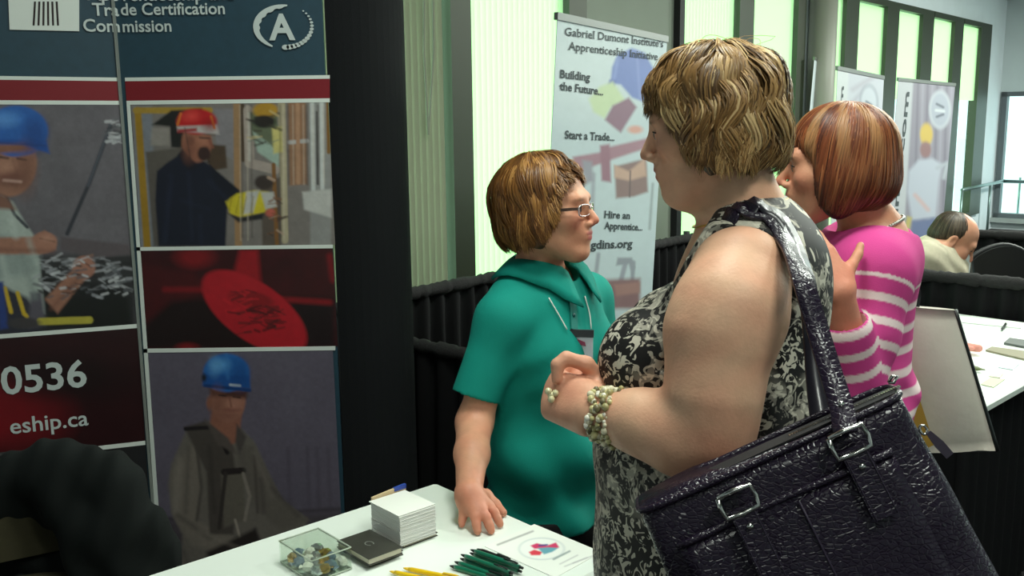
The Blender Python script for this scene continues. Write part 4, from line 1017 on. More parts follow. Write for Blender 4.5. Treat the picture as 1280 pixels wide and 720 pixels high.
# left arm hanging on the far side
BEL2, BWR2 = FB(.04, .235, zb(520)), FB(.14, .2, zb(620))
GA2.chain([BSL, BEL2, BWR2], [.052, .042, .027], .03); hand(GA2, BWR2, BWR2 - BEL2, FB.R[:, 1], FB.R[:, 0], .95)
for s_ in (.085, -.085):
    B.chain([FB(0, s_, .62), FB(.01, s_, .4), FB(-.01, s_, .25), FB(-.03, s_, .08)], [.07, .058, .05, .04], .03); B.cone(FB(-.05, s_, .045), FB(.12, s_ * 1.2, .03), .036, .028, .03)
skin_mesh(B, HB, pb, (206, 148, 118), (176, 92, 88), (202, 116, 96), (120, 84, 56), h=.0036, hands=[(kn(600, 650, .02), .09)])
eyes(HB, pb)
m_teal = mat('teal_polo', (14, 136, 122), .8, spec=.2, noise=.05, nscale=8, bump=.25, bscale=700)
D = Sdf(); torso_b(D); HEM = P(597, 486, 2.19); HD = nrm(BEL - BSH)
D.cone(FB(-.03, -.04, zb(368)), BSH, .046, .050, .04); D.cone(FB(-.03, .04, zb(368)), BSL, .046, .050, .04)
SG = D.group(.035); SG.chain([BSH, HEM + HD * .05], [.05, .048], .04); SG.cone(HEM + HD * .125, HEM + HD * .2, .13, .13, .004, True); HEM2 = BSL * .35 + BEL2 * .65; HD2 = nrm(BEL2 - BSL); SG = D.group(.035); SG.chain([BSL, HEM2 + HD2 * .05], [.05, .046], .04); SG.cone(HEM2 + HD2 * .125, HEM2 + HD2 * .2, .13, .13, .004, True)
D.ell(FB(.02, 0, zb(340)), (.075, .066, .06), FB.R, .01, True)
def clip_b(X, Y, Z):
    f, l, u = FB.locb(X, Y, Z); c = zb(646) - u + .02 * f
    return c
def fold_b(X, Y, Z):
    f, l, u = FB.locb(X, Y, Z); th = np.arctan2(l, f + .05)
    return .006 * np.sin(th * 7 + u * 14 + 2 * np.sin(u * 9)) * np.clip((zb(450) - u) * 4, 0, 1) + .004 * np.sin((u - l * 1.2) * 60) * np.exp(-((l + .13) / .06) ** 2) * np.exp(-((u - zb(440)) / .08) ** 2)
V, Fc = D.mesh(.0042, off=.010, clip=clip_b, disp=fold_b); V = relax(V, Fc, 1, .4)
shirt = mk('polo_shirt', V, Fc, m_teal, pb, True)
# collar
V = []; nA = 36; rows = 5
for i, a in enumerate(np.linspace(-2.85, 2.85, nA)):
    fa = math.pi - abs(a); pt = max(0, 1 - (math.pi - abs(a)) / .9)
    for j in range(rows):
        t = j / (rows - 1); r = .056 + .056 * t + .03 * pt * t; hgt = zb(336) + .030 - (.056 + .045 * pt) * t ** 1.2 - .018 * (abs(a) / 2.85) ** 2
        aa = math.pi - a
        V.append(FB(-.022 + (r * 1.08 + .012) * math.cos(aa) + .012, r * .98 * math.sin(aa), hgt))
V = np.array(V)
for _ in range(8):
    dv = D.eval(V, .010); g = np.stack([(D.eval(V + e_ * .002) - D.eval(V - e_ * .002)) / .004 for e_ in np.eye(3)], 1); g /= np.linalg.norm(g, axis=1, keepdims=True) + 1e-6
    tgt = .004 + .008 * np.tile(np.sin(np.linspace(0, 1, rows) * math.pi * .8), nA); V = V + g * np.clip(tgt - dv, 0, .02)[:, None]
idx = np.arange(nA * rows).reshape(nA, rows); Fc = np.stack([idx[:-1, :-1], idx[1:, :-1], idx[1:, 1:], idx[:-1, 1:]], -1).reshape(-1, 4)
co = mk('collar', V, Fc, m_teal, shirt, True); so = co.modifiers.new('s', 'SOLIDIFY'); so.thickness = .004
def on_chest(px, py, lift=.004):
    d = nrm(ray(px, py)); return surf(D, CAM + d * 1.2, d, .010) - d * lift
pl_ = [on_chest(x, y, .003) for x, y in ((712, 352), (715, 372), (717, 392), (718, 412))]
MB().ribbon(spline(pl_, 9), .024, .003, FB.R[:, 1]).build('placket', mat('teal_trim', (10, 112, 102), .8), shirt)
for x, y in ((714, 366), (717, 394)): MB().ball(on_chest(x, y, .006), .005, 8, 5).build('button', mat('button_teal', (10, 80, 76), .3), shirt, True)
# lanyard and badge
BT = on_chest(723, 414, .02); bu = nrm(np.array([0, -.12, 1.0])); bx = nrm(np.array([.93, -.2, 0])); bn = np.cross(bx, bu); bn = bn if bn[1] < 0 else -bn
cpx = [((686, 372), (700, 396), (709, 412)), ((731, 370), (737, 392), (739, 411))]
b = MB()
for tr in cpx: b.tube(spline([on_chest(x, y, .008) for x, y in tr], 10), .0016, 5)
la = b.build('lanyard', mat('white_cord', (224, 226, 220), .6), pb, True); la['kind'] = 'stuff'
Q = lambda x, y, o=0: BT + bx * x + bu * y + bn * o
bd = MB().plate([Q(-.034, .0), Q(.034, .0), Q(.034, -.078), Q(-.034, -.078)], bn, .003).build('name_badge', mat('badge_card', (214, 214, 224), .3), pb)
MB().plate([Q(-.036, .004, .002), Q(.036, .004, .002), Q(.036, -.014, .002), Q(-.036, -.014, .002)], bn, .004).build('badge_top', mat('badge_dark', (48, 50, 56), .4), bd)
MB().plate([Q(-.016, -.024, .002), Q(-.002, -.019, .002), Q(.016, -.026, .002), Q(.018, -.036, .002), Q(.002, -.032, .002), Q(-.012, -.038, .002)], bn, .001).build('badge_mark', mat('badge_red', (150, 60, 90), .5), bd)
MB().plate([Q(-.014, -.058, .002), Q(.016, -.058, .002), Q(.016, -.062, .002), Q(-.014, -.062, .002)], bn, .001).build('badge_line', mat('badge_grey', (120, 120, 130), .5), bd)
# trousers
T = Sdf(); T.ell(FB(-.005, 0, zb(648)), (.13, .17, .11), FB.R, .05)
for s_ in (.085, -.085): T.chain([FB(0, s_, .6), FB(.01, s_, .38), FB(-.02, s_, .06)], [.105, .085, .075], .03)
V, Fc = T.mesh(.006, off=.008, clip=lambda X, Y, Z: np.maximum(Z - zb(626), .04 - Z) + 0 * X)
mk('trousers', V, Fc, mat('black_cloth', (20, 20, 22), .85, spec=.2), pb, True)
for s_ in (.085, -.085):
    S = Sdf(); S.cone(FB(-.05, s_, .045), FB(.125, s_ * 1.2, .035), .044, .036, .02); V, Fc = S.mesh(.005, clip=lambda X, Y, Z: np.maximum(.004 - Z, Z - .075) + 0 * X); mk('shoe', V, Fc, mat('black_leather', (18, 17, 18), .35), pb, True)
# hair
HV = Sdf(); HV.ell(HB(-.030, 0, .040), (.104, .090, .094), HB.R, .03); HV.ell(HB(-.064, 0, -.03), (.066, .078, .066), HB.R, .03)
for s_ in (1, -1): HV.ell(HB(-.016, s_ * .060, -.03), (.046, .030, .066), HB.R, .03)
def clipB(X, Y, Z):
    f, l, u = HB.locb(X, Y, Z); return np.maximum(np.minimum(f - .028, .060 - u), -.09 - u - .25 * f)
hair('hair', pb, HB, HV, clipB, tab([0, 30, 48, 58, 68, 90, 130, 180], [1.18, 1.3, 1.55, 2.1, 2.3, 2.32, 2.3, 2.15]), 7000,
     [(124, 82, 38), (146, 102, 52), (98, 62, 28), (164, 118, 64), (110, 70, 32)], 5, wave=.08, wfreq=5, lift=.014, flip=.10, basecol=(70, 44, 20), jit=.16, clumps=120, spread=.1)
# glasses
gl = MB(); m_gf = mat('glasses_frame', (196, 186, 186), .25, metal=.7)
def rim(s_): return [H_(.104 - .010 * (math.sin(a) * 0) - .012 * abs(.031 + .027 * math.cos(a) * 1) / .058, s_ * (.031 + .026 * math.copysign(abs(math.cos(a)) ** .6, math.cos(a))), -.001 + .0135 * math.copysign(abs(math.sin(a)) ** .6, math.sin(a))) for a in np.linspace(0, 2 * math.pi, 25)]
H_ = HB
for s_ in (1, -1): gl.tube(rim(s_), .0019, 6, cap=False)
gl.tube([HB(.104, .007, .004), HB(.108, 0, .006), HB(.104, -.007, .004)], .0017, 6)
go = gl.build('glasses', m_gf, pb, True)
for s_ in (1, -1):
    MB().ribbon(spline([HB(.09, s_ * .057, .004), HB(.072, s_ * .070, .004), HB(.03, s_ * .079, .002), HB(-.015, s_ * .083, -.002), HB(-.03, s_ * .083, -.016)], 12), .007, .0022, HB.R[:, 2]).build('temple', mat('temple_dark', (70, 52, 44), .35), go)
    r_ = rim(s_); c_ = np.mean(r_, 0) + HB.R[:, 0] * .001
    mk('lens', [c_] + r_[:-1], [(0, i + 1, (i + 1) % 24 + 1) for i in range(24)], mat_glass('lens_glass', (.93, .95, .95)), go, True)

# ============ woman in pink stripes
FC = Frame((P(1071, 330, 2.15)[0], 2.15, 0), 166)
HC = Frame(P(1043, 207, 2.1), 168, -4, 0, 1.0)
pc_ = thing('person', 'woman in pink and white striped top with a bobbed haircut', 'person', FC.O)
zc = lambda y: P(1090, y, 2.13)[2]
def torso_c(S, o=0.0):
    sd = FC.R[:, 0]
    S.cone(FC(-.005, 0, zc(370)), FC(.0, 0, zc(470)), .165 + o, .16 + o, .05, side=sd, flat=.68); S.ell(FC(-.03, 0, zc(322)), (.09 + o, .17 + o, .075 + o), FC.R, .05)
    for l in (.075, -.075): S.ell(FC(.085, l, zc(400)), (.07 + o, .075 + o, .075 + o), FC.R, .04)
    S.ell(FC(.01, 0, zc(500)), (.14 + o, .17 + o, .12 + o), FC.R, .06); S.ell(FC(-.0, 0, zc(590)), (.135 + o, .185 + o, .14 + o), FC.R, .06)
CSH, CEL, CWR = P(1090, 342, 1.99), P(1068, 492, 1.92), P(1050, 366, 1.86)
CSR = FC(-.02, -.175, zc(330)); CER, CWRR = FC(.03, -.21, zc(490)), FC(.19, -.12, zc(470))
B = Sdf(); head(B, HC, nose=1.1); B.cone(HC(-.022, 0, -.05), FC(-.04, 0, zc(290)), .050, .058, .02)
B.cone(FC(-.045, .03, zc(300)), CSH, .045, .05, .03); B.cone(FC(-.045, -.03, zc(300)), CSR, .045, .05, .03); torso_c(B, -.02)
GA = B.group(.025); GA2 = B.group(.02); GH = B.group(.008)
GA.chain([CSH, (CSH + CEL) / 2, CEL], [.058, .052, .044], .03); GA.chain([CEL, (CEL + CWR) / 2, CWR], [.045, .038, .027], .02)
hand(GH, CWR, (-.42, .35, .80), (.2, -.9, .35), (.9, -.1, .45), .93, (.2, .3, .4, .5), .05, (1.0, -.1), wrist_r=.027, tn=-.1)
GA2.chain([CSR, CER, CWRR], [.056, .044, .028], .03); hand(GA2, CWRR, CWRR - CER, (0, 1, .2), ZU, .95, (.5, .5, .5, .5))
for s_ in (.09, -.09): B.chain([FC(0, s_, .8), FC(.01, s_, .46), FC(-.01, s_, .3), FC(-.03, s_, .08)], [.08, .06, .055, .042], .03); B.cone(FC(-.05, s_, .045), FC(.12, s_ * 1.2, .03), .036, .028, .03)
skin_mesh(B, HC, pc_, (208, 146, 116), (180, 96, 90), (206, 116, 98), (110, 66, 40), h=.004, hands=[(CWR, .1)])
eyes(HC, pc_)
D = Sdf(); torso_c(D); D.cone(FC(-.045, -.06, zc(306)), CSR, .05, .064, .05); D.cone(FC(-.045, .06, zc(306)), CSH, .05, .064, .05)
CU = CEL * .48 + CWR * .52
GS = D.group(.02); D.cone(CSH, (CSH + CEL) / 2, .062, .054, .04); GS.chain([CSH, (CSH + CEL) / 2, CEL], [.062, .057, .05], .03); GS.chain([CEL, CU + (CWR - CEL) * .1], [.049, .044], .02); CDn = nrm(CWR - CEL); GS.cone(CU + CDn * .05, CU + CDn * .2, .05, .05, .004, True)
D.chain([CSR, CER], [.064, .052], .03); CU2 = CER * .5 + CWRR * .5; D.cone(CER, CU2, .052, .045, .02)
D.ell(FC(-.03, 0, zc(279)), (.108, .132, .060), FC.R, .012, True)
CDn = nrm(CWR - CEL)
def clip_c(X, Y, Z):
    f, l, u = FC.locb(X, Y, Z); return zc(600) - u + 0 * f
def fold_c(X, Y, Z):
    f, l, u = FC.locb(X, Y, Z); return .004 * np.sin(u * 55 + f * 40 + l * 10) * np.clip((zc(390) - u) * 5, 0, 1) + .003 * np.sin((X + Z) * 70) * np.exp(-((u - zc(480)) / .06) ** 2)
V, Fc = D.mesh(.0036, off=.009, clip=clip_c, disp=fold_c); V = relax(V, Fc, 1, .4)
X, Y, Z = V.T
du, dfm = Sdf.dist(dict(t='c', a=CSH, b=CEL, ra=.064, rb=.052, side=None), X, Y, Z), Sdf.dist(dict(t='c', a=CEL, b=CWR, ra=.052, rb=.04, side=None), X, Y, Z)
f, l, u = FC.locb(X, Y, Z)
dt = np.where(l > .135, .05, -.02)
sa = (V - CSH) @ nrm(CEL - CSH); sf = np.linalg.norm(CEL - CSH) + (V - CEL) @ CDn + .02
far = l < -.1
dr = Sdf.dist(dict(t='c', a=CSR, b=CER, ra=.064, rb=.052, side=None), X, Y, Z)
coord = np.where((dfm < du - .004) & (dfm < .022), sf, np.where((du < .022) & (l > .11), sa + .006 * np.sin(l * 30), zc(337) - u))
st = np.cos(coord / .0465 * 2 * math.pi - 2.2) ; w = np.clip((st - .32) * 4, 0, 1) * (coord > .016)
C = np.array(lin((206, 70, 142))) * (1 - w[:, None]) + np.array(lin((236, 214, 214))) * w[:, None]
top_c = mk('striped_top', V, Fc, mat('striped_knit', (0, 0, 0), .8, spec=.2, attr=True, bump=.2, bscale=600), pc_, True, C)
T = Sdf(); T.ell(FC(-.01, 0, zc(590)), (.15, .185, .14), FC.R, .06)
for s_ in (.09, -.09): T.chain([FC(0, s_, .75), FC(.01, s_, .42), FC(-.02, s_, .06)], [.115, .09, .08], .03)
V, Fc = T.mesh(.006, off=.007, clip=lambda X, Y, Z: np.maximum(Z - zc(560), .04 - Z) + 0 * X); mk('trousers', V, Fc, MATS['black_cloth'], pc_, True)
for s_ in (.09, -.09):
    S = Sdf(); S.cone(FC(-.05, s_, .045), FC(.125, s_ * 1.2, .035), .044, .036, .02); V, Fc = S.mesh(.005, clip=lambda X, Y, Z: np.maximum(.004 - Z, Z - .075) + 0 * X); mk('shoe', V, Fc, MATS['black_leather'], pc_, True)
HV = Sdf(); HV.ell(HC(-.020, 0, .036), (.110, .092, .096), HC.R, .03); HV.ell(HC(-.045, 0, -.035), (.086, .090, .074), HC.R, .04)
for s_ in (1, -1): HV.ell(HC(.0, s_ * .060, -.045), (.048, .034, .070), HC.R, .03)
def clipC(X, Y, Z):
    f, l, u = HC.locb(X, Y, Z); return np.maximum(np.minimum(f - .038, .035 - u), -.112 - u - .05 * f)
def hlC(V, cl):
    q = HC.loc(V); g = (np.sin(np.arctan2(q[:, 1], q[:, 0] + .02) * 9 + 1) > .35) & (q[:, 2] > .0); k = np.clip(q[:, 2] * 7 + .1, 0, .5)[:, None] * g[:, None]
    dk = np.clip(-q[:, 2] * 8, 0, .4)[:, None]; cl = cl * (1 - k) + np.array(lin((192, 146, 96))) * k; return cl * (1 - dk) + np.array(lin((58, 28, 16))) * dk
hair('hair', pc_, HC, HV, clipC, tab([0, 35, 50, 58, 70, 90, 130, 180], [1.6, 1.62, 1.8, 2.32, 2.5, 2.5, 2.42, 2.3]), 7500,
     [(122, 64, 36), (100, 50, 30), (138, 78, 44), (82, 40, 26), (150, 92, 56)], 9, wave=.012, wfreq=3, lift=.007, flip=-.02, basecol=(60, 28, 16), jit=.04, part=hlC, endj=.02)
b = MB(); nb = neck_ring(B, FC, FC(-.04, 0, zc(281)), 76, .34, .003)
for q in nb: b.ball(q, .0042, 6, 4)
b.build('necklace', mat('silver', (190, 190, 180), .3, metal=.8), pc_, True)['kind'] = 'stuff'

# ============ seated man
ZD = 4.75
FD = Frame((P(1160, 330, ZD)[0], ZD, 0), -14)
HD_ = Frame(P(1192, 299, 4.68), -22, -38, 0, 1.06)
pd = thing('person', 'seated man in beige suit jacket bending his head down', 'person', FD.O)
nb_ = P(1170, 312, ZD - .02); SR, SL = P(1158, 325, ZD - .18), P(1174, 323, ZD + .15); pel = FD(-.16, 0, .52)
B = Sdf(); head(B, HD_, nose=1.1, jowl=.01); B.cone(HD_(-.03, 0, -.05), nb_, .058, .065, .03)
B.cone(nb_ - (0, 0, .08), pel, .13, .15, .05, side=FD.R[:, 1], flat=1.25); B.cone(nb_, SR, .06, .07, .05); B.cone(nb_, SL, .06, .07, .05)
hands_d = []
for sh, s_ in ((SR, -1), (SL, 1)):
    el = sh + FD.R[:, 0] * .12 - (0, 0, .25); w_ = FD(.36, s_ * .09, .60); GD = B.group(.02); GD.chain([sh, el], [.06, .05], .03); GD.cone(el, w_, .045, .03, .03)
    hand(GD, w_, (w_ - el), (0, 0, 1), -FD.R[:, 1] * s_, 1.0)
    B.chain([FD(-.16, s_ * .1, .5), FD(.28, s_ * .1, .5), FD(.26, s_ * .1, .08)], [.1, .07, .05], .03); B.cone(FD(.24, s_ * .1, .045), FD(.42, s_ * .11, .035), .04, .032, .02)
skin_mesh(B, HD_, pd, (196, 140, 112), (150, 86, 76), (186, 108, 88), (60, 44, 32), h=.005)
eyes(HD_, pd)
D = Sdf(); D.cone(nb_ - (0, 0, .09), pel, .15, .17, .05, side=FD.R[:, 1], flat=1.25); D.cone(nb_ - (.01, 0, .02), SR, .07, .085, .06); D.cone(nb_ - (.01, 0, .02), SL, .07, .085, .06)
for sh, s_ in ((SR, -1), (SL, 1)):
    el = sh + FD.R[:, 0] * .12 - (0, 0, .25); w_ = FD(.36, s_ * .09, .60); D.chain([sh, el], [.08, .068], .04); D.cone(el, el * .12 + w_ * .88, .066, .048, .03)
D.ell(nb_ + FD.R[:, 0] * .11 + (0, 0, .02), (.09, .05, .1), FD.R, .01, True)
V, Fc = D.mesh(.006, clip=lambda X, Y, Z: .46 - Z + 0 * X, disp=lambda X, Y, Z: .004 * np.sin(X * 50 + Z * 30) * np.sin(Z * 40 + Y * 20))
jk = mk('suit_jacket', V, Fc, mat('beige_wool', (186, 178, 156), .9, spec=.15, noise=.06, nscale=60), pd, True)
S = Sdf(); S.cone(nb_ + FD.R[:, 0] * .06 - (0, 0, .04), FD(.06, 0, .62), .10, .12, .03, side=FD.R[:, 1], flat=1.1); V, Fc = S.mesh(.006); mk('shirt', V, Fc, mat('pale_shirt', (206, 214, 214), .8), pd, True)
MB().ribbon([nb_ + FD.R[:, 0] * .165 - (0, 0, .03), nb_ + FD.R[:, 0] * .172 - (0, 0, .12), nb_ + FD.R[:, 0] * .17 - (0, 0, .3)], [.03, .05, .07], .006, FD.R[:, 1]).build('necktie', mat('tie_dark', (40, 50, 52), .5), pd)
T = Sdf()
for s_ in (-1, 1): T.chain([FD(-.16, s_ * .1, .5), FD(.28, s_ * .1, .5), FD(.26, s_ * .1, .09)], [.115, .088, .075], .03)
V, Fc = T.mesh(.008, clip=lambda X, Y, Z: .04 - Z + 0 * X); mk('trousers', V, Fc, MATS['black_cloth'], pd, True)
HV = Sdf(); HV.ell(HD_(-.024, 0, .03), (.1, .086, .09), HD_.R, .02); HV.ell(HD_(-.06, 0, -.02), (.055, .075, .055), HD_.R, .02)
hair('hair', pd, HD_, HV, lambda X, Y, Z: (lambda f, l, u: np.maximum(np.minimum(f - .022, .1 - u), -.075 - u))(*HD_.locb(X, Y, Z)), tab([0, 30, 60, 90, 130, 180], [.95, 1.0, 1.4, 1.9, 2.1, 2.05]), 2500,
     [(62, 52, 40), (78, 66, 52), (48, 40, 32)], 12, wave=.02, lift=.004, flip=0, basecol=(50, 42, 34), jit=.08, crown=(-.06, 0, .1))

# ------------------------------------------------------------------ tables
m_top = mat('white_laminate', (232, 240, 232), .45)
m_skirt = mat('black_skirt', (13, 14, 16), .9, spec=.2)
def table(corner, e1, e2, L, W, label, z=.74):
    c = np.array([corner[0], corner[1], 0.]); ctr = c + e1 * L / 2 + e2 * W / 2
    r = thing('display_table', label, 'table', ctr)
    MB().box(ctr + ZU * (z - .014), e1, e2, ZU, L / 2, W / 2, .014, .006).build('tabletop', m_top, r)
    b = MB(); 
    V = []; per = []
    for p0, p1 in ((c, c + e1 * L), (c + e1 * L, c + e1 * L + e2 * W), (c + e1 * L + e2 * W, c + e2 * W), (c + e2 * W, c)):
        n = int(np.linalg.norm(p1 - p0) / .012); d = nrm(p1 - p0); o = np.cross(ZU, d)
        o = o if (o @ (ctr - p0)) > 0 else -o
        per += [p0 + (p1 - p0) * k / n + o * (.03 + .008 * math.sin(k * .9 + .5 * math.sin(k * .13))) for k in range(n)]
    m = len(per); V = [q + ZU * zz for zz in (.03, .4, z - .03) for q in per]
    Fc = [(k * m + i, k * m + (i + 1) % m, (k + 1) * m + (i + 1) % m, (k + 1) * m + i) for k in range(2) for i in range(m)]
    mk('skirt', V, Fc, m_skirt, r, True)
    for a, q in ((.12, .12), (L - .12, .12), (L - .12, W - .12), (.12, W - .12)): MB().tube([c + e1 * a + e2 * q, c + e1 * a + e2 * q + ZU * (z - .03)], .014, 8).build('leg', m_black, r, True)
    return r
Q0 = atz(545, 603, .74); E1 = nrm(atz(180, 720, .74) - Q0); E2 = nrm(np.cross(ZU, E1)); E2 = E2 if E2 @ (atz(745, 685, .74) - Q0) > 0 else -E2
table(Q0, E1, E2, 1.7, .57, 'white topped table with black skirt holding pens and booklets')
G0 = atz(1235, 505, .74); DR = nrm(atz(1280, 480, .74) - G0); NR = np.cross(ZU, DR)
gl_ = (atz(1237, 397, .74) - G0) @ DR
table(G0 - DR * .12, DR, NR, gl_ + .12, .62, 'white topped table with black skirt covered in papers and leaflets')

# ------------------------------------------------------------------ things on the near table
def T2(px, py, z=0.0): return atz(px, py, .74 + z)
def rect(px, py, a, b, z0, h, name, m, parent=None, bev=0.0, ang=0.0):
    c = T2(px, py, z0); e1 = E1 * math.cos(ang) + E2 * math.sin(ang); e2 = np.cross(ZU, e1)
    return MB().box(c + ZU * h / 2, e1, e2, ZU, a / 2, b / 2, h / 2, bev).build(name, m, parent), c, e1, e2
m_cover = mat('booklet_cover', (58, 58, 52), .4, noise=.1, nscale=60); m_page = mat('page_edge', (206, 200, 180), .8); m_card = mat('card_white', (228, 228, 224), .7)
def booklet(px, py, z0, h, label, a=.112, b=.078, ang=0.0, emblem=False):
    c = T2(px, py, z0); e1 = E1 * math.cos(ang) + E2 * math.sin(ang); e2 = np.cross(ZU, e1)
    r = thing('booklet', label, 'booklet', c, 'booklets on the near table')
    MB().box(c + ZU * h / 2, e1, e2, ZU, b / 2 - .002, a / 2 - .002, h / 2 - .0015).build('pages', m_page, r)
    for zz in (.0008, h - .0008): MB().box(c + ZU * zz, e1, e2, ZU, b / 2, a / 2, .0008).build('cover', m_cover, r)
    if emblem:
        q = MB()
        for k in range(14):
            t0, t1 = math.radians(20 + k * 22), math.radians(20 + k * 22 + 22); f_ = lambda t, rr: c + ZU * (h + .0006) + e2 * (rr * math.cos(t)) + e1 * (rr * .8 * math.sin(t))
            q.add([f_(t0, .011), f_(t1, .011), f_(t1, .0085), f_(t0, .0085)], [(0, 1, 2, 3)])
        q.build('cover_emblem', mat('foil', (170, 176, 168), .3, metal=.5), r)
    return r
booklet(463, 690, 0, .010, 'dark booklet lowest of the pile beside the clear box')
booklet(462, 688, .0105, .014, 'dark covered booklet with ring emblem topmost of its pile', emblem=True)
booklet(508, 668, 0, .008, 'dark booklet lying under the tall stack of white cards', .10, .085)
cs = thing('card_stack', 'tall stack of white cards standing on a dark booklet', 'cards', T2(500, 660, .009))
b = MB(); rs = np.random.RandomState(2); c0 = T2(505, 666, .009)
for k in range(34): b.box(c0 + ZU * (.0009 + k * .0018) + (rs.randn() * .0006, rs.randn() * .0006, 0), E1, E2, ZU, .044, .050, .00075)
o = b.build('card', m_card, cs); o['kind'] = 'stuff'
b = MB().box(c0 + ZU * .063 + E2 * -.004 + E1 * .0, E1, E2, ZU, .045, .052, .0008); b.build('top_card', mat('card_top', (236, 238, 230), .6), cs)
bk = thing('blue_leaflet', 'thin blue edged leaflet leaning behind the stack of white cards', 'leaflet', T2(470, 640))
pA, pB = c0 - E2 * .059 + E1 * .035, c0 - E2 * .059 - E1 * .05
MB().plate([pA + ZU * .002, pB + ZU * .002, pB + ZU * .075, pA + ZU * .068], E2, .004).build('sheet', mat('leaflet_cream', (214, 190, 150), .6), bk)
MB().plate([pB + E2 * .001 + ZU * .066 + E1 * .03, pB + E2 * .001 + ZU * .066, pB + E2 * .001 + ZU * .0755, pB + E2 * .001 + ZU * .0735 + E1 * .03], E2, .006).build('blue_corner', mat('leaflet_blue', (40, 70, 160), .5), bk)
# clear box with wrapped sweets
cb_, BW, BD, BH = T2(395, 708), .085, .118, .045
bx_ = thing('clear_box', 'clear plastic box of wrapped sweets beside the booklets', 'box', cb_)
m_clear = mat_glass('clear_plastic', (.90, .93, .90))
def wall(c, ha, hb, hz, nm): MB().box(c, E1, E2, ZU, ha, hb, hz).build(nm, m_clear, bx_)
wall(cb_ + ZU * .002, BW / 2, BD / 2, .0015, 'base'); wall(cb_ + ZU * BH, BW / 2 + .002, BD / 2 + .002, .0015, 'lid')
for s_ in (-1, 1): wall(cb_ + E1 * s_ * BW / 2 + ZU * BH / 2, .0012, BD / 2, BH / 2 - .003, 'side'); wall(cb_ + E2 * s_ * BD / 2 + ZU * BH / 2, BW / 2 - .002, .0012, BH / 2 - .003, 'side')
b = MB()
for s_ in (-1, 1):
    for zz in (.003, BH): b.tube([cb_ + E1 * s_ * BW / 2 - E2 * BD / 2 + ZU * zz, cb_ + E1 * s_ * BW / 2 + E2 * BD / 2 + ZU * zz], .0014, 5); b.tube([cb_ + E2 * s_ * BD / 2 - E1 * BW / 2 + ZU * zz, cb_ + E2 * s_ * BD / 2 + E1 * BW / 2 + ZU * zz], .0014, 5)
b.build('edge', mat('frosted_edge', (186, 194, 180), .3), bx_, True)
sw = [mat('wrap_silver', (190, 196, 198), .25, metal=.7), mat('wrap_gold', (206, 170, 90), .25, metal=.8), mat('wrap_blue', (120, 140, 160), .3, metal=.5), mat('wrap_white', (216, 216, 206), .4)]
nm_ = ['silver', 'gold', 'blue', 'white']; rs = np.random.RandomState(6)
for k in range(16):
    i, j = k % 4, k // 4; ty = (k * 7 + j) % 4; c = cb_ + E1 * (-.029 + .0193 * i + rs.randn() * .002) + E2 * (-.043 + .0287 * j + rs.randn() * .003) + ZU * (.0105 + .004)
    a = rs.rand() * 3; dx = np.array([math.cos(a), math.sin(a), 0])
    t = thing('wrapped_sweet', nm_[ty] + ' foil wrapped sweet inside the clear box', 'sweet', c - ZU * .008, 'wrapped sweets in the clear box')
    b = MB(); b.tube([c - dx * .010, c - dx * .008, c, c + dx * .008, c + dx * .010], [.003, .008, .010, .008, .003], 7); b.build('wrapper', sw[ty], t)
    for s_ in (-1, 1): MB().tube([c + dx * s_ * .010, c + dx * s_ * .016], [.0025, .007], 6, flat=.4).build('twist', sw[ty], t)
# pens
def pen(name, label, p, d, mb, mt, group, L=.13, up=ZU, click=True):
    d = nrm(d); r = thing(name, label, 'pen', p - ZU * .005, group); s = np.cross(d, ZU)
    MB().tube([p + d * .012, p + d * .02, p + d * (L * .55), p + d * (L - .008)], [.0038, .0046, .0050, .0042], 10).build('barrel', mb, r, True)
    MB().tube([p, p + d * .004, p + d * .012], [.0008, .0022, .0037], 8).build('tip', mt, r, True)
    MB().tube([p + d * (L - .008), p + d * L], [.0030, .0026], 8).build('button', mt, r, True)
    MB().ribbon([p + d * (L - .045) + ZU * .0065, p + d * (L - .02) + ZU * .0068, p + d * (L - .012) + ZU * .0055], .004, .0014, s).build('clip', mt, r)
m_pg, m_pt, m_py = mat('pen_green', (16, 112, 84), .3, coat=.3), mat('pen_dark', (22, 28, 28), .35), mat('pen_yellow', (236, 196, 20), .3, coat=.3)
hd_ = nrm(T2(650, 722) - T2(572, 694)); rs = np.random.RandomState(3)
side_ = np.cross(ZU, hd_)
spots = [(562, 707, 0, 'outermost'), (568, 702, 0, ''), (575, 698, 0, ''), (580, 694, 0, ''), (587, 691, 0, ''), (576, 693, .0095, ''), (588, 687, .0095, '')]
for k, (x, y, z, w) in enumerate(spots):
    pen('green_pen', 'green ballpoint pen in the bundle beside the flyer' if z == 0 else 'green ballpoint pen lying on top of the bundle', T2(x, y, .0055 + z), hd_ + side_ * rs.randn() * .05, m_pg, m_pt, 'green pens on the table')
pen('black_pen', 'black capped pen lying across the green pens', T2(596, 686, .0055), nrm(hd_ + side_ * -.05), m_pt, m_pt, None, .10)
yd = nrm(T2(545, 726) - T2(487, 713))
pen('yellow_pen', 'yellow pen next to the green bundle', T2(487, 714, .0055), yd, m_py, m_py, 'yellow pens on the table'); pen('yellow_pen', 'yellow pen next to the green bundle', T2(504, 710, .0055), yd + side_ * .03, m_py, m_py, 'yellow pens on the table')
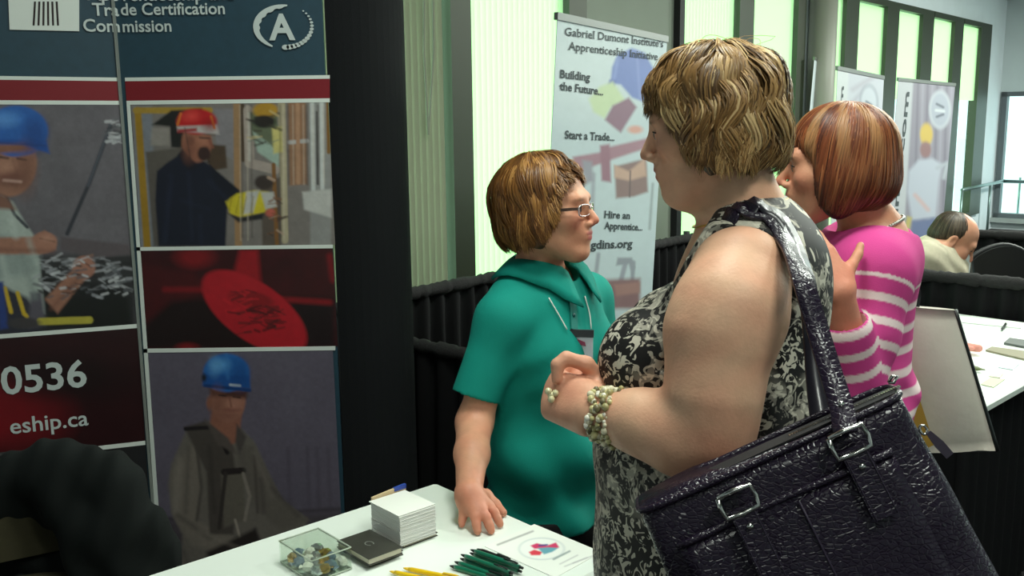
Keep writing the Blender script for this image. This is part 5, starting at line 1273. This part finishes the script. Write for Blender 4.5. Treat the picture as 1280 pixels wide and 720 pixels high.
# flyer
fq = [T2(606, 683, .001), T2(668, 655, .001), T2(752, 690, .001), T2(694, 722, .001)]
def ph_fly(X, Y):
    p = Paint(X, Y, (236, 240, 232))
    p.line([(622, 681), (666, 664)], 2.4, (150, 150, 150), .8, .8)
    for a, b_ in (((700, 705), (722, 694)), ((706, 708), (734, 697)), ((716, 704), (740, 695))): p.line([a, b_], 1.4, (170, 170, 172), .8, .7)
    p.ell((677, 686), (29, 14), (196, 206, 206), soft=.9).ell((677, 686), (27.5, 12.8), (236, 240, 234), soft=.9)
    p.poly([(663, 682), (671, 679), (684, 682), (695, 678), (699, 684), (690, 688), (680, 686), (668, 686)], (206, 40, 96), .9).poly([(661, 690), (668, 687), (678, 690), (675, 694), (664, 694)], (216, 50, 70), .9).poly([(672, 685), (686, 684), (698, 685), (690, 690), (680, 693)], (96, 160, 176), .9).line([(674, 682), (684, 681)], 2, (60, 60, 130), .7)
    return p.line([(692, 699), (712, 689)], 2.4, (120, 140, 140), .8, .8).C
fl = thing('flyer', 'white flyer with red and blue round logo beside the green pens', 'flyer', fq[0])
print_grid('printed_face', *fq, ph_fly, mat('flyer_print', (0, 0, 0), .6, attr=True), fl, .002)
MB().plate([q - ZU * .0002 for q in fq], ZU, .0007).build('paper', mat('paper', (236, 238, 232), .8), fl)

# ------------------------------------------------------------------ things on the far right table
m_paper = mat('paper', (236, 238, 232), .8)
def sheet(quad, label, name='paper_sheet', c=(228, 232, 226), th=.002, cat='paper', group='papers on the right table', z=.001):
    q = [atz(x, y, .74 + z + th) for x, y in quad]; n = ZU
    o = MB().plate(q, n, th).build(name, mat('sheet_%d_%d_%d' % c, c, .7)); return tag(o, label, cat, group)
sheet([(1196, 402), (1206, 396), (1272, 402), (1276, 410)], 'white sheet lying along the far edge of the leaflet table', th=.003)
sheet([(1255, 428), (1262, 422), (1290, 426), (1288, 434)], 'dark grey leaflet on the table with the papers', 'leaflet', (96, 100, 98), .008, 'leaflet', None)
sheet([(1232, 437), (1240, 433), (1300, 441), (1296, 452)], 'long tan and grey brochure on the table with the papers', 'brochure', (140, 134, 112), .006, 'brochure', None)
sheet([(1248, 459), (1256, 453), (1274, 455), (1266, 462)], 'small pale blue card on the leaflet table', 'card', (196, 208, 216), .002, 'card', None)
sheet([(1226, 480), (1238, 472), (1256, 474), (1242, 484)], 'small pale green card near the edge of the leaflet table', 'card', (196, 206, 172), .002, 'card', None)
sheet([(1236, 470), (1242, 466), (1254, 467), (1250, 472)], 'small cream slip of paper between the two cards', 'slip', (216, 214, 190), .002, 'paper', None)
pn = atz(1252, 412, .748); pe = atz(1259, 403, .748)
pen('dark_pen', 'dark pen on the white sheet of the leaflet table', pn, pe - pn, m_pt, m_pt, None, .13)
S = Sdf(); pk = atz(1212, 434, .765); S.cone(pk - NW * .05, pk + NW * .03, .017, .013, .01); S.cone(pk - NW * .05 + (0, .012, 0), pk + NW * .022 + (0, .016, 0), .014, .010, .006); S.cone(pk - NW * .05 + DW * -.02, pk + NW * .012 - DW * .022, .013, .009, .006)
V, Fc = S.mesh(.0025); tag(mk('pink_lump', V, Fc, mat('pink_matte', (222, 150, 136), .8), None, True), 'small pink lumpy thing on the leaflet table beside the tote bag', 'trinket')  # pink finger-like lump, not identified further
S = Sdf(); pk = atz(1216, 460, .752); S.cone(pk - NW * .04, pk + NW * .035, .010, .004, .01, side=ZU, flat=.6); S.cone(pk - NW * .02, pk + NW * .01, .011, .009, .01, side=ZU, flat=.7); V, Fc = S.mesh(.002)
tag(mk('green_clip', V, Fc, mat('olive_plastic', (96, 108, 62), .5), None, True), 'small olive green clip on the leaflet table', 'clip')

# ------------------------------------------------------------------ banners
def banner(label, tl, tr, mdir, fn, bot=.06, step=.004, name='roll_up_banner'):
    tl, tr, md = np.asarray(tl), np.asarray(tr), np.asarray(mdir)
    n = nrm(np.cross(tr - tl, md)); n = n if n @ (CAM - tl) > 0 else -n
    bl = tl + md * ((bot - tl[2]) / md[2]); br_ = tr + md * ((bot - tr[2]) / md[2]); c = (bl + br_) / 2
    r = thing(name, label, 'banner', (c[0], c[1], 0))
    sh = print_grid('printed_sheet', tl, tr, br_, bl, fn, mat('banner_print', (0, 0, 0), .5, attr=True), r, step)
    MB().plate([q - n * .0006 for q in (tl, tr, br_, bl)], n, .0015).build('sheet_back', mat('banner_back', (150, 155, 155), .7), r)
    ex = nrm(tr - tl); w = np.linalg.norm(tr - tl)
    MB().box((tl + tr) / 2 - n * .004, ex, nrm(md), n, w / 2 + .004, .012, .008).build('top_rail', mat('aluminium', (150, 152, 150), .35, metal=.9), r)
    MB().box(np.array([c[0], c[1], .045]) - n * .03, ex, n, ZU, w / 2 + .02, .07, .04, .01).build('base', MATS['aluminium'], r)
    MB().tube([np.array([c[0], c[1], .06]) - n * .035, (tl + tr) / 2 - n * .02], .009, 8).build('pole', m_black, r, True)
    return r, n, sh
TL, TR = P(697, 20, 3.32), P(834, 49, 3.93)
nb1 = nrm(np.cross(TR - TL, ZU)); nb1 = nb1 if nb1[1] < 0 else -nb1
md1 = nrm(atplane(687.5, 215, TL, nb1) - TL)
def ph_b1(X, Y):
    p = Paint(X, Y, (176, 190, 194)).ell((740, 90), (60, 60), (190, 202, 204), soft=30)
    p.poly([(763, 104), (765, 84), (772, 68), (790, 60), (806, 66), (816, 84), (816, 104), (806, 128), (790, 122), (776, 106)], (112, 128, 180), 2).poly([(762, 100), (770, 98), (768, 108), (760, 106)], (96, 110, 168), 2).line([(772, 74), (768, 98)], 3, (128, 144, 192), 2).line([(796, 64), (800, 122)], 2, (128, 142, 190), 2)
    p.poly([(736, 124), (750, 108), (766, 102), (778, 120), (782, 126), (764, 134), (756, 148), (742, 140)], (184, 200, 164), 2.5).poly([(756, 150), (766, 132), (786, 122), (796, 134), (776, 166)], (132, 104, 120), 2).ell((794, 162), (9, 5), (196, 150, 138), soft=2)
    p.poly([(716, 196), (752, 190), (760, 184), (812, 172), (812, 184), (764, 200), (736, 210), (720, 220)], (150, 116, 128), 2).poly([(750, 182), (762, 180), (764, 228), (752, 226)], (140, 104, 118), 2).poly([(768, 208), (808, 198), (810, 240), (792, 246), (770, 248)], (128, 106, 104), 2).poly([(768, 206), (786, 214), (806, 198), (808, 220), (786, 226), (768, 222)], (178, 148, 132), 2).line([(788, 214), (787, 246)], 1.6, (90, 76, 78))
    p.line([(742, 218), (740, 268)], 5, (150, 156, 164), 2).line([(816, 230), (812, 286)], 3, (140, 150, 152), 1.5).poly([(728, 200), (740, 202), (742, 226), (730, 232)], (140, 140, 150), 2.5)
    p.line([(782, 328), (776, 352)], 6, (140, 144, 154), 1.5).poly([(770, 332), (772, 322), (790, 322), (794, 334), (790, 344), (786, 330)], (134, 140, 148), 1.5).line([(792, 328), (790, 354)], 5, (136, 142, 150), 1.5).line([(748, 318), (744, 350)], 5, (140, 146, 154), 1.5)
    return p.poly([(744, 350), (800, 348), (800, 386), (740, 386)], (124, 96, 98), 3).poly([(768, 356), (800, 352), (800, 366), (770, 370)], (146, 112, 106), 2).noise(9, .03, 4).C
bn1, n1, sh1 = banner('grey white roll-up banner with printed tools and dark serif lettering', TL, TR, md1, ph_b1)
m_ink = mat('ink_dark', (46, 56, 60), .6)
pb1 = lambda x, y: atplane(x, y, TL + n1 * .002, n1)
def btext(s_, x0, y0, x1, y1, h, bold=.015):
    a, b_ = pb1(x0, y0), pb1(x1, y1); lettering(s_, h * a[1] / F_PX * 1.38, m_ink, a, b_ - a, -md1, bn1, bold=bold, fit=np.linalg.norm(b_ - a), serif=True)
btext("Gabriel Dumont Institute's", 706, 44, 829, 59, 10, .006); btext('Apprenticeship Initiative', 710, 62, 822, 75, 10, .006)
btext('Building', 700, 97, 738, 101, 10, .022); btext('the Future...', 699, 112, 754, 119, 10, .022); btext('Start a Trade...', 706, 173, 768, 176, 10, .022)
btext('Hire an', 755, 272, 788, 273.5, 9, .022); btext('Apprentice...', 755, 286, 803, 288, 9, .022); btext('gdins.org', 738, 311, 791, 309, 11, .022)
# banners by the far windows
def ph_b3(X, Y):
    p = Paint(X, Y, (150, 146, 160))
    p.poly([(1100, 90), (1142, 96), (1122, 420), (1080, 420)], (196, 200, 206), 1.5)
    for k in range(8): p.line([(1148 + k * 6, 98), (1138 + k * 6, 420)], 2.4, (170, 168, 182) if k % 2 else (120, 116, 132), 1.5, .8)
    p.ell((1175, 137), (13.5, 24), (200, 206, 214)).ell((1175, 137), (11.5, 21.5), (176, 182, 196)).line([(1171, 130), (1179, 134)], 3, (110, 116, 130)).line([(1171, 146), (1179, 143)], 3, (110, 116, 130)).line([(1170, 138), (1180, 139)], 3, (214, 220, 226))
    p.ell((1158, 168), (8, 14), (214, 186, 96)).ell((1157, 187), (7, 10), (150, 116, 118)).poly([(1136, 214), (1148, 200), (1166, 198), (1178, 206), (1174, 226), (1170, 272), (1140, 276), (1134, 240)], (190, 196, 210), 2.5).line([(1172, 210), (1184, 204), (1180, 222)], 5, (180, 186, 196), 2).poly([(1140, 276), (1170, 272), (1168, 360), (1128, 360)], (108, 120, 158), 3).poly([(1134, 270), (1140, 272), (1134, 300), (1129, 292)], (196, 184, 110), 2).line([(1144, 244), (1160, 262)], 5, (206, 180, 180), 2)
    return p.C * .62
TL3, TR3 = P(1123, 99, 7.0), P(1194, 106, 7.55); n3 = nrm(np.cross(TR3 - TL3, ZU)); n3 = n3 if n3[1] < 0 else -n3
md3 = nrm(atplane(1106, 310, TL3, n3) - TL3)
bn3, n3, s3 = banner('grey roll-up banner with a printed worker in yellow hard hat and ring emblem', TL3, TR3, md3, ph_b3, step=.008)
def vtext(s_, x0, y0, x1, y1, h, pn, n, parent):
    f = lambda x, y: atplane(x, y, pn + n * .003, n); a, b_ = f(x0, y0), f(x1, y1); ex = nrm(b_ - a); lettering(s_, h * a[1] / F_PX * 1.4, m_ink, a, b_ - a, np.cross(n, ex), parent, bold=.02, fit=np.linalg.norm(b_ - a))
vtext('dings.com', 1120, 290, 1137, 115, 11, TL3, n3, bn3)
def ph_b2(X, Y):
    p = Paint(X, Y, (196, 200, 210)).poly([(1040, 80), (1061, 84), (1050, 400), (1030, 400)], (206, 212, 214), 1.5).line([(1066, 112), (1098, 92)], 5, (180, 178, 190), 3).line([(1064, 130), (1082, 110)], 4, (176, 176, 190), 3)
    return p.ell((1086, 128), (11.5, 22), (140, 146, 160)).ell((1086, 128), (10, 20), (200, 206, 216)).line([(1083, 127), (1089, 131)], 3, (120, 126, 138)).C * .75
TL2, TR2 = P(1047, 85, 5.9), P(1105, 97, 6.48); n2 = nrm(np.cross(TR2 - TL2, ZU)); n2 = n2 if n2[1] < 0 else -n2
md2 = nrm(atplane(1038, 300, TL2, n2) - TL2)
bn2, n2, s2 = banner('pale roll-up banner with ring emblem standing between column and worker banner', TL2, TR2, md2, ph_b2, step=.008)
vtext('s.com', 1049, 186, 1055, 108, 8, TL2, n2, bn2)
pa_, pb_ = P(1018, 73, 8.3), P(1043, 84, 8.75); dz = np.array([-.05, 0, -1.0])
banner('plain white roll-up banner close beside the grey column', pa_, pb_, nrm(dz), lambda X, Y: Paint(X, Y, (206, 214, 220)).ell((1031, 118), (7, 22), (222, 230, 234), soft=5).C, step=.02)

# ------------------------------------------------------------------ handbag
ht, hr = P(800, 648, 1.075), P(1136, 497, 1.065)
bw = nrm(hr - ht); WB_ = np.linalg.norm(hr - ht); bnn = nrm(np.array([-.05, -1, .12])); bnn = nrm(bnn - bw * (bnn @ bw)); bh = np.cross(bw, bnn); bh = bh if bh[2] < 0 else -bh
HB_ = .285
def bp(x, y, z): return ht + bw * (x * WB_) + bh * (y * HB_) + bnn * z      # x 0..1 along the top, y 0..1 downwards, z towards the viewer
hb = thing('handbag', 'glossy dark purple crocodile pattern handbag hanging from the shoulder', 'handbag', (bp(.5, 1, 0)[0], bp(.5, 1, 0)[1], bp(.5, 1, 0)[2]))
def mat_croc():
    m = bpy.data.materials.new('croc_leather'); m.use_nodes = True; nt = m.node_tree; N = nt.nodes; L = nt.links; b = N['Principled BSDF']
    b.inputs['Base Color'].default_value = (*lin((28, 18, 36)), 1); b.inputs['Roughness'].default_value = .3; b.inputs['Specular IOR Level'].default_value = .38; b.inputs['Coat Weight'].default_value = .15; b.inputs['Coat Roughness'].default_value = .15
    tc = N.new('ShaderNodeTexCoord'); mp = N.new('ShaderNodeMapping'); mp.inputs['Scale'].default_value = (1, 1, 1.5); mp.inputs['Rotation'].default_value = (0, .42, 0); L.new(tc.outputs['Object'], mp.inputs[0])
    v = N.new('ShaderNodeTexVoronoi'); v.feature = 'DISTANCE_TO_EDGE'; v.inputs['Scale'].default_value = 125; L.new(mp.outputs[0], v.inputs['Vector'])
    r = N.new('ShaderNodeMapRange'); r.inputs[2].default_value = .16; L.new(v.outputs['Distance'], r.inputs[0])
    n = N.new('ShaderNodeTexNoise'); n.inputs['Scale'].default_value = 25; L.new(tc.outputs['Object'], n.inputs['Vector']); ad = N.new('ShaderNodeMath'); ad.operation = 'ADD'; L.new(r.outputs[0], ad.inputs[0]); L.new(n.outputs['Fac'], ad.inputs[1])
    bp_ = N.new('ShaderNodeBump'); bp_.inputs['Strength'].default_value = .35; bp_.inputs['Distance'].default_value = .002; L.new(ad.outputs[0], bp_.inputs['Height']); L.new(bp_.outputs[0], b.inputs['Normal']); L.new(bp_.outputs[0], b.inputs['Coat Normal']); return m
m_croc = mat_croc(); m_chr = mat('buckle_metal', (200, 200, 196), .18, metal=1.0)
nR_, nA_ = 16, 64; V = []
for i in range(nR_):
    y = i / (nR_ - 1); T_ = .034 + .026 * math.sin(y * math.pi * .62) ; wx = .5 + .035 * y
    if i == nR_ - 1: T_ *= .6; wx *= .96
    for k in range(nA_):
        a = 2 * math.pi * k / nA_; cx_, sy_ = math.cos(a), math.sin(a); e = .28
        x = wx * math.copysign(abs(cx_) ** e, cx_); z = T_ * math.copysign(abs(sy_) ** .45, sy_)
        z += .004 * math.sin(x * 9 + y * 5) * (1 if sy_ < 0 else .6) + .003 * math.sin(y * 14 + x * 4); V.append(bp(.5 + x, y + .02 * math.sin(x * 5) * (1 - y), z - .05))
Fc = [(i * nA_ + k, i * nA_ + (k + 1) % nA_, (i + 1) * nA_ + (k + 1) % nA_, (i + 1) * nA_ + k) for i in range(nR_ - 1) for k in range(nA_)] + [tuple((nR_ - 1) * nA_ + k for k in range(nA_)), tuple(range(nA_ - 1, -1, -1))]
body_b = mk('bag_body', V, Fc, m_croc, hb, True)
zf = lambda y: .034 + .026 * math.sin(y * math.pi * .62) - .05
# raised front panel with rolled top edge
pv = []
for i in range(10):
    y = .17 + i / 9 * .8
    for k in range(17):
        x = .075 + k / 16 * .80; pv.append(bp(x, y, zf(y) + .004 + .003 * math.sin(x * 9 + y * 5)))
nF = len(pv); pv += [q - bnn * .008 for q in pv]; idx = np.arange(170).reshape(10, 17); Fc = []
for i in range(9):
    for k in range(16): q = (idx[i, k], idx[i + 1, k], idx[i + 1, k + 1], idx[i, k + 1]); Fc += [q, tuple(nF + j for j in q[::-1])]
edge = list(idx[0]) + list(idx[1:, -1]) + list(idx[-1, -2::-1]) + list(idx[-2:0:-1, 0])
Fc += [(edge[i], edge[(i + 1) % len(edge)], nF + edge[(i + 1) % len(edge)], nF + edge[i]) for i in range(len(edge))]
mk('front_panel', pv, Fc, m_croc, body_b, True)
MB().tube([pv[k] + bnn * .001 for k in range(17)], .0045, 8).build('panel_roll', m_croc, body_b, True)
MB().tube([bp(.52, y, zf(y) + .006) for y in np.linspace(.2, .95, 8)], .0016, 6).build('seam', mat('thread', (40, 30, 50), .6), body_b, True)
# rolled rim and zip
rim_ = [bp(.5 + .5 * math.copysign(abs(math.cos(a)) ** .28, math.cos(a)), .0, .036 * math.copysign(abs(math.sin(a)) ** .45, math.sin(a)) - .05) for a in np.linspace(0, 2 * math.pi, 49)]
MB().tube(rim_, .0042, 8, cap=False).build('rim', m_croc, body_b, True)
zp = MB()
for k in range(46): zp.box(bp(.6 + k * .0092, -.012, -.045), bw, bnn, bh, .0011, .0035, .0011)
zz_ = zp.build('zip_teeth', m_chr, body_b); zz_['kind'] = 'stuff'
MB().ribbon([bp(.04, -.004, -.047), bp(.5, -.01, -.045), bp(1.0, -.006, -.045)], .03, .002, bnn).build('zip_tape', mat('zip_black', (16, 14, 18), .7), body_b)
MB().tube([bp(.985, -.05, -.04), bp(1.005, -.07, -.038), bp(1.02, -.06, -.038), bp(1.0, -.04, -.04), bp(.985, -.05, -.04)], .0022, 6).build('zip_end', m_chr, body_b, True)
MB().tube([bp(1.01 + .012 * math.cos(a), .165 + .02 * math.sin(a), -.02) for a in np.linspace(0, 6.28, 11)], .0018, 6, cap=False).build('pull_ring', m_chr, body_b, True)
MB().ribbon([bp(1.02, .18, -.018), bp(1.035, .24, -.016), bp(1.05, .30, -.016)], [.006, .011, .010], .003, bw).build('zip_pull', mat('pull_leather', (58, 50, 64), .3), body_b)
# handle tabs and buckles
TABS = [(.335, .10), (.762, .065)]
rings = []
for tx, ty in TABS:
    ys = [ty + .02 + .36 * i / 8 * (1 if tx < .5 else .82) for i in range(9)]; pts = [bp(tx - .004, yy, zf(min(1, yy)) + .014) for yy in ys]
    tb_ = MB().ribbon(pts, .030, .004, bw).build('strap_tab', m_croc, body_b)
    c = bp(tx - .004, ty - .005, zf(ty) + .018); rings.append(c); hw, hh = .020, .013
    MB().tube([c + bw * x * hw + bh * y * hh for x, y in ((-1, -1), (0, -1.1), (1, -1), (1.08, 0), (1, 1), (0, 1.1), (-1, 1), (-1.08, 0), (-1, -1))], .0032, 8).build('buckle', m_chr, body_b, True)
    MB().tube([c + bh * .03 + bnn * .002, c + bh * .03 + bnn * .006], .0038, 10).build('rivet', m_chr, body_b, True)
    b = MB()
    for s_ in (-1, 1): b.tube([q + bw * s_ * .0125 + bnn * .0025 for q in pts], .0007, 4)
    b.build('stitching', MATS['thread'], tb_, True)
MB().tube([bp(.03, .36, -.03) + bw * .006 * math.cos(a) + bh * .010 * math.sin(a) + bnn * .03 for a in np.linspace(0, 6.28, 13)], .0022, 6, cap=False).build('side_ring', m_chr, body_b, True)
# shoulder straps following the dress
def on_dress(px, py, lift=.006):
    d = nrm(ray(px, py)); q = surf(DA, CAM + d * .7, d, .007)
    return (q if np.linalg.norm(q - CAM) < 2.0 else P(px, py, 1.36)) - d * lift
def strap(px, ring, tail, w, z=.0, pre=()):
    pts = list(pre) + [on_dress(x, y, .007 + z) for x, y in px] + [P(*t) for t in tail] + [ring]; c = spline(pts, 40)
    Cc = np.array(c); g = np.stack([(DA.eval(Cc + e_ * .003) - DA.eval(Cc - e_ * .003)) for e_ in np.eye(3)], 1); tg = np.gradient(Cc, axis=0); sd_ = np.cross(tg, g); sd_ /= np.linalg.norm(sd_, axis=1, keepdims=True) + 1e-9
    sd_ *= np.sign(sd_ @ bw)[:, None]
    sides = [nrm(sd_[i] * (1 - max(0, t - .35) / .65) + bw * max(0, t - .35) / .65) for i, t in enumerate(np.linspace(0, 1, 40))]
    return c, MB().ribbon(c, w, .0045, sides)
top_at = lambda f, l: surf(DA, FA(f, l, 1.75), (0, 0, -1), .007) + ZU * .005
c1, sb = strap([(962, 272), (982, 304)], rings[1] - bh * .012, [(1001, 345, 1.20), (1020, 405, 1.165), (1038, 465, 1.125), (1052, 510, 1.09)], .027, pre=[FA(-.01, .14, 1.27), top_at(-.03, .138), top_at(-.06, .130)])
sb.build('shoulder_strap', m_croc, hb, True)
MB().ball(c1[34] + bnn * .004, .004, 8, 6).build('rivet', m_chr, hb, True)
c2, sb = strap([(976, 274), (995, 308)], bp(.72, -.005, -.09), [(1008, 350, 1.23), (1016, 420, 1.215), (1021, 480, 1.185), (1026, 530, 1.15)], .026, pre=[FA(-.03, .125, 1.27), top_at(-.055, .122), top_at(-.08, .112)])
sb.build('shoulder_strap', mat('strap_dark', (26, 22, 34), .35, coat=.2), hb, True)
hid = spline([FA(.02, .12, 1.30), P(940, 330, 1.40), P(938, 430, 1.36), P(930, 520, 1.33), P(925, 580, 1.17), rings[0] - bh * .012], 24)
MB().ribbon(hid, .026, .0045, bw).build('shoulder_strap', m_croc, hb, True)

# ------------------------------------------------------------------ tote bag carried by the woman in pink
TY = 2.38
tt = thing('tote_bag', 'off-white tote bag with black piped edge hanging behind the woman in pink', 'bag', P(1200, 562, TY))
q = [P(1128, 382, TY), P(1193, 387, TY), P(1246, 563, TY - .02), P(1140, 566, TY - .02)]; nt_ = np.array([0, -1.0, 0]); V = []; nu, nv = 14, 14
for s_ in (0, 1):
    for i in range(nv):
        v = i / (nv - 1)
        for k in range(nu):
            u = k / (nu - 1); pnt = (q[0] * (1 - u) + q[1] * u) * (1 - v) + (q[3] * (1 - u) + q[2] * u) * v
            bul = .004 + .022 * math.sin(math.pi * u) ** .6 * math.sin(math.pi * min(1, v * .9 + .1)) ** .6 + .004 * math.sin(u * 7 + v * 5) * v * math.sin(math.pi * u)
            V.append(pnt + nt_ * (bul if s_ == 0 else -bul))
idx = np.arange(nu * nv).reshape(nv, nu); N0 = nu * nv; Fc = []
for i in range(nv - 1):
    for k in range(nu - 1): f4 = (idx[i, k], idx[i + 1, k], idx[i + 1, k + 1], idx[i, k + 1]); Fc += [f4, tuple(N0 + j for j in f4[::-1])]
edge = list(idx[0]) + list(idx[1:, -1]) + list(idx[-1, -2::-1]) + list(idx[-2:0:-1, 0]); Fc += [(edge[i], N0 + edge[i], N0 + edge[(i + 1) % len(edge)], edge[(i + 1) % len(edge)]) for i in range(len(edge))]
tb2 = mk('bag_body', V, Fc, mat('tote_fabric', (196, 190, 178), .7, noise=.04, nscale=14, bump=.15, bscale=60), tt, True)
MB().tube([q[1] + (q[2] - q[1]) * t + nt_ * .004 for t in np.linspace(0, 1, 12)], .0055, 8).build('piping', m_pt, tt, True)
MB().tube([q[3] + (q[2] - q[3]) * t for t in np.linspace(0, 1, 12)], .003, 8).build('piping', m_pt, tt, True)
MB().plate([P(1128, 470, TY - .06), P(1143, 478, TY - .06), P(1168, 556, TY - .06), P(1146, 566, TY - .06)], nt_, .02).build('yellow_gusset', mat('yellow_lining', (176, 140, 52), .6), tt)
MB().ribbon(spline([q[0] * .75 + q[1] * .25 + ZU * -.01, P(1140, 350, TY), CSR + (0, .02, .078), CSR + (-.06, .05, -.02), q[0] * .9 + q[1] * .1 - nt_ * .03], 24), .02, .003, FC.R[:, 0]).build('carry_strap', m_pt, tt)

# ------------------------------------------------------------------ chairs
m_blk = mat('chair_fabric_black', (24, 26, 26), .8); m_olv = mat('chair_fabric_olive', (52, 48, 26), .85, noise=.08, nscale=80)
def chair(label, O, yaw, mpad, hback=.90, name='banquet_chair'):
    Fm = Frame((O[0], O[1], 0), yaw); r = thing(name, label, 'chair', (O[0], O[1], 0))
    S = Sdf(); S.ell(Fm(.02, 0, .46), (.22, .21, .04), Fm.R, .02); V, Fc = S.mesh(.012); mk('seat', V, Fc, mpad, r, True)
    ol = [(-.19, .52), (-.205, .66), (-.19, .78), (-.13, .86), (0, hback), (.13, .86), (.19, .78), (.205, .66), (.19, .52)]
    lean = lambda z: -.20 - (z - .5) * .18
    o2 = spline([np.array([y, .52 + (z - .52) * (hback - .52) / .38 if z < hback + .5 else z, 0]) for y, z in ol[:4] + [(0, .90)] + ol[5:]], 33); V = []
    for dx in (-.022, .022):
        V += [Fm(lean(p_[1]) + dx, p_[0] * (1 if dx < 0 else .96), p_[1]) for p_ in o2]
    m = len(o2); Fc = [tuple(range(m)), tuple(range(2 * m - 1, m - 1, -1))] + [(i, m + i, m + (i + 1) % m, (i + 1) % m) for i in range(m)]
    mk('backrest', V, Fc, mpad, r)
    MB().tube([Fm(lean(p_[1]), p_[0] * 1.02, p_[1] + .004) for p_ in o2], .014, 8).build('back_frame', m_black, r, True)
    for sx, sy in ((.2, .2), (.2, -.2)): MB().tube([Fm(sx - .03, sy * .9, .44), Fm(sx + .02, sy * 1.05, 0)], .012, 8).build('leg', m_black, r, True)
    for sy in (.19, -.19): MB().tube([Fm(lean(.56), sy, .56), Fm(-.2, sy, .42), Fm(-.26, sy * 1.08, 0)], .013, 8).build('leg', m_black, r, True)
    return Fm
kx = P(40, 600, 2.25); chair('olive padded chair with dark coat over its rounded back', (kx[0] + .02, 2.10), -60, m_olv, .76)
S = Sdf(); K = lambda x, y, Y, : P(x, y + 22, Y)
S.chain([K(-60, 660, 2.3), K(-15, 600, 2.3), K(40, 566, 2.3), K(95, 562, 2.3), K(140, 592, 2.28), K(165, 650, 2.26), K(185, 720, 2.24), K(205, 800, 2.22), K(215, 900, 2.2)], [.05, .055, .05, .055, .07, .08, .09, .09, .08], .05, side=(0, 1, 0), flat=.7)
S.chain([K(60, 580, 2.3), K(120, 640, 2.28), K(140, 760, 2.24)], [.05, .07, .08], .05); S.cone(K(-30, 610, 2.34), K(100, 610, 2.36), .06, .06, .05); S.cone(K(-30, 660, 2.36), K(110, 680, 2.36), .06, .06, .05)
V, Fc = S.mesh(.006, disp=lambda X, Y, Z: .006 * np.sin(X * 40 + Z * 18 + 2 * np.sin(Z * 14)) + .003 * np.sin(X * 90 - Z * 30 + Y * 20))
ct = thing('dark_coat', 'black coat draped over the chair by the display', 'coat', (K(100, 600, 2.28)[0], 2.28, V[:, 2].min()))
mk('coat_cloth', V, Fc, mat('coat_black', (22, 26, 25), .9, spec=.2), ct, True)
cx3 = P(1208, 340, 5.25); chair('empty black chair with rounded back near the far window', (cx3[0], cx3[1]), 100, m_blk, .9)
man_c = FD(-.2, 0, 0); chair('black chair under the seated man in beige jacket', (FD(-.12, 0, 0)[0], FD(-.12, 0, 0)[1]), -14, m_blk, .84)
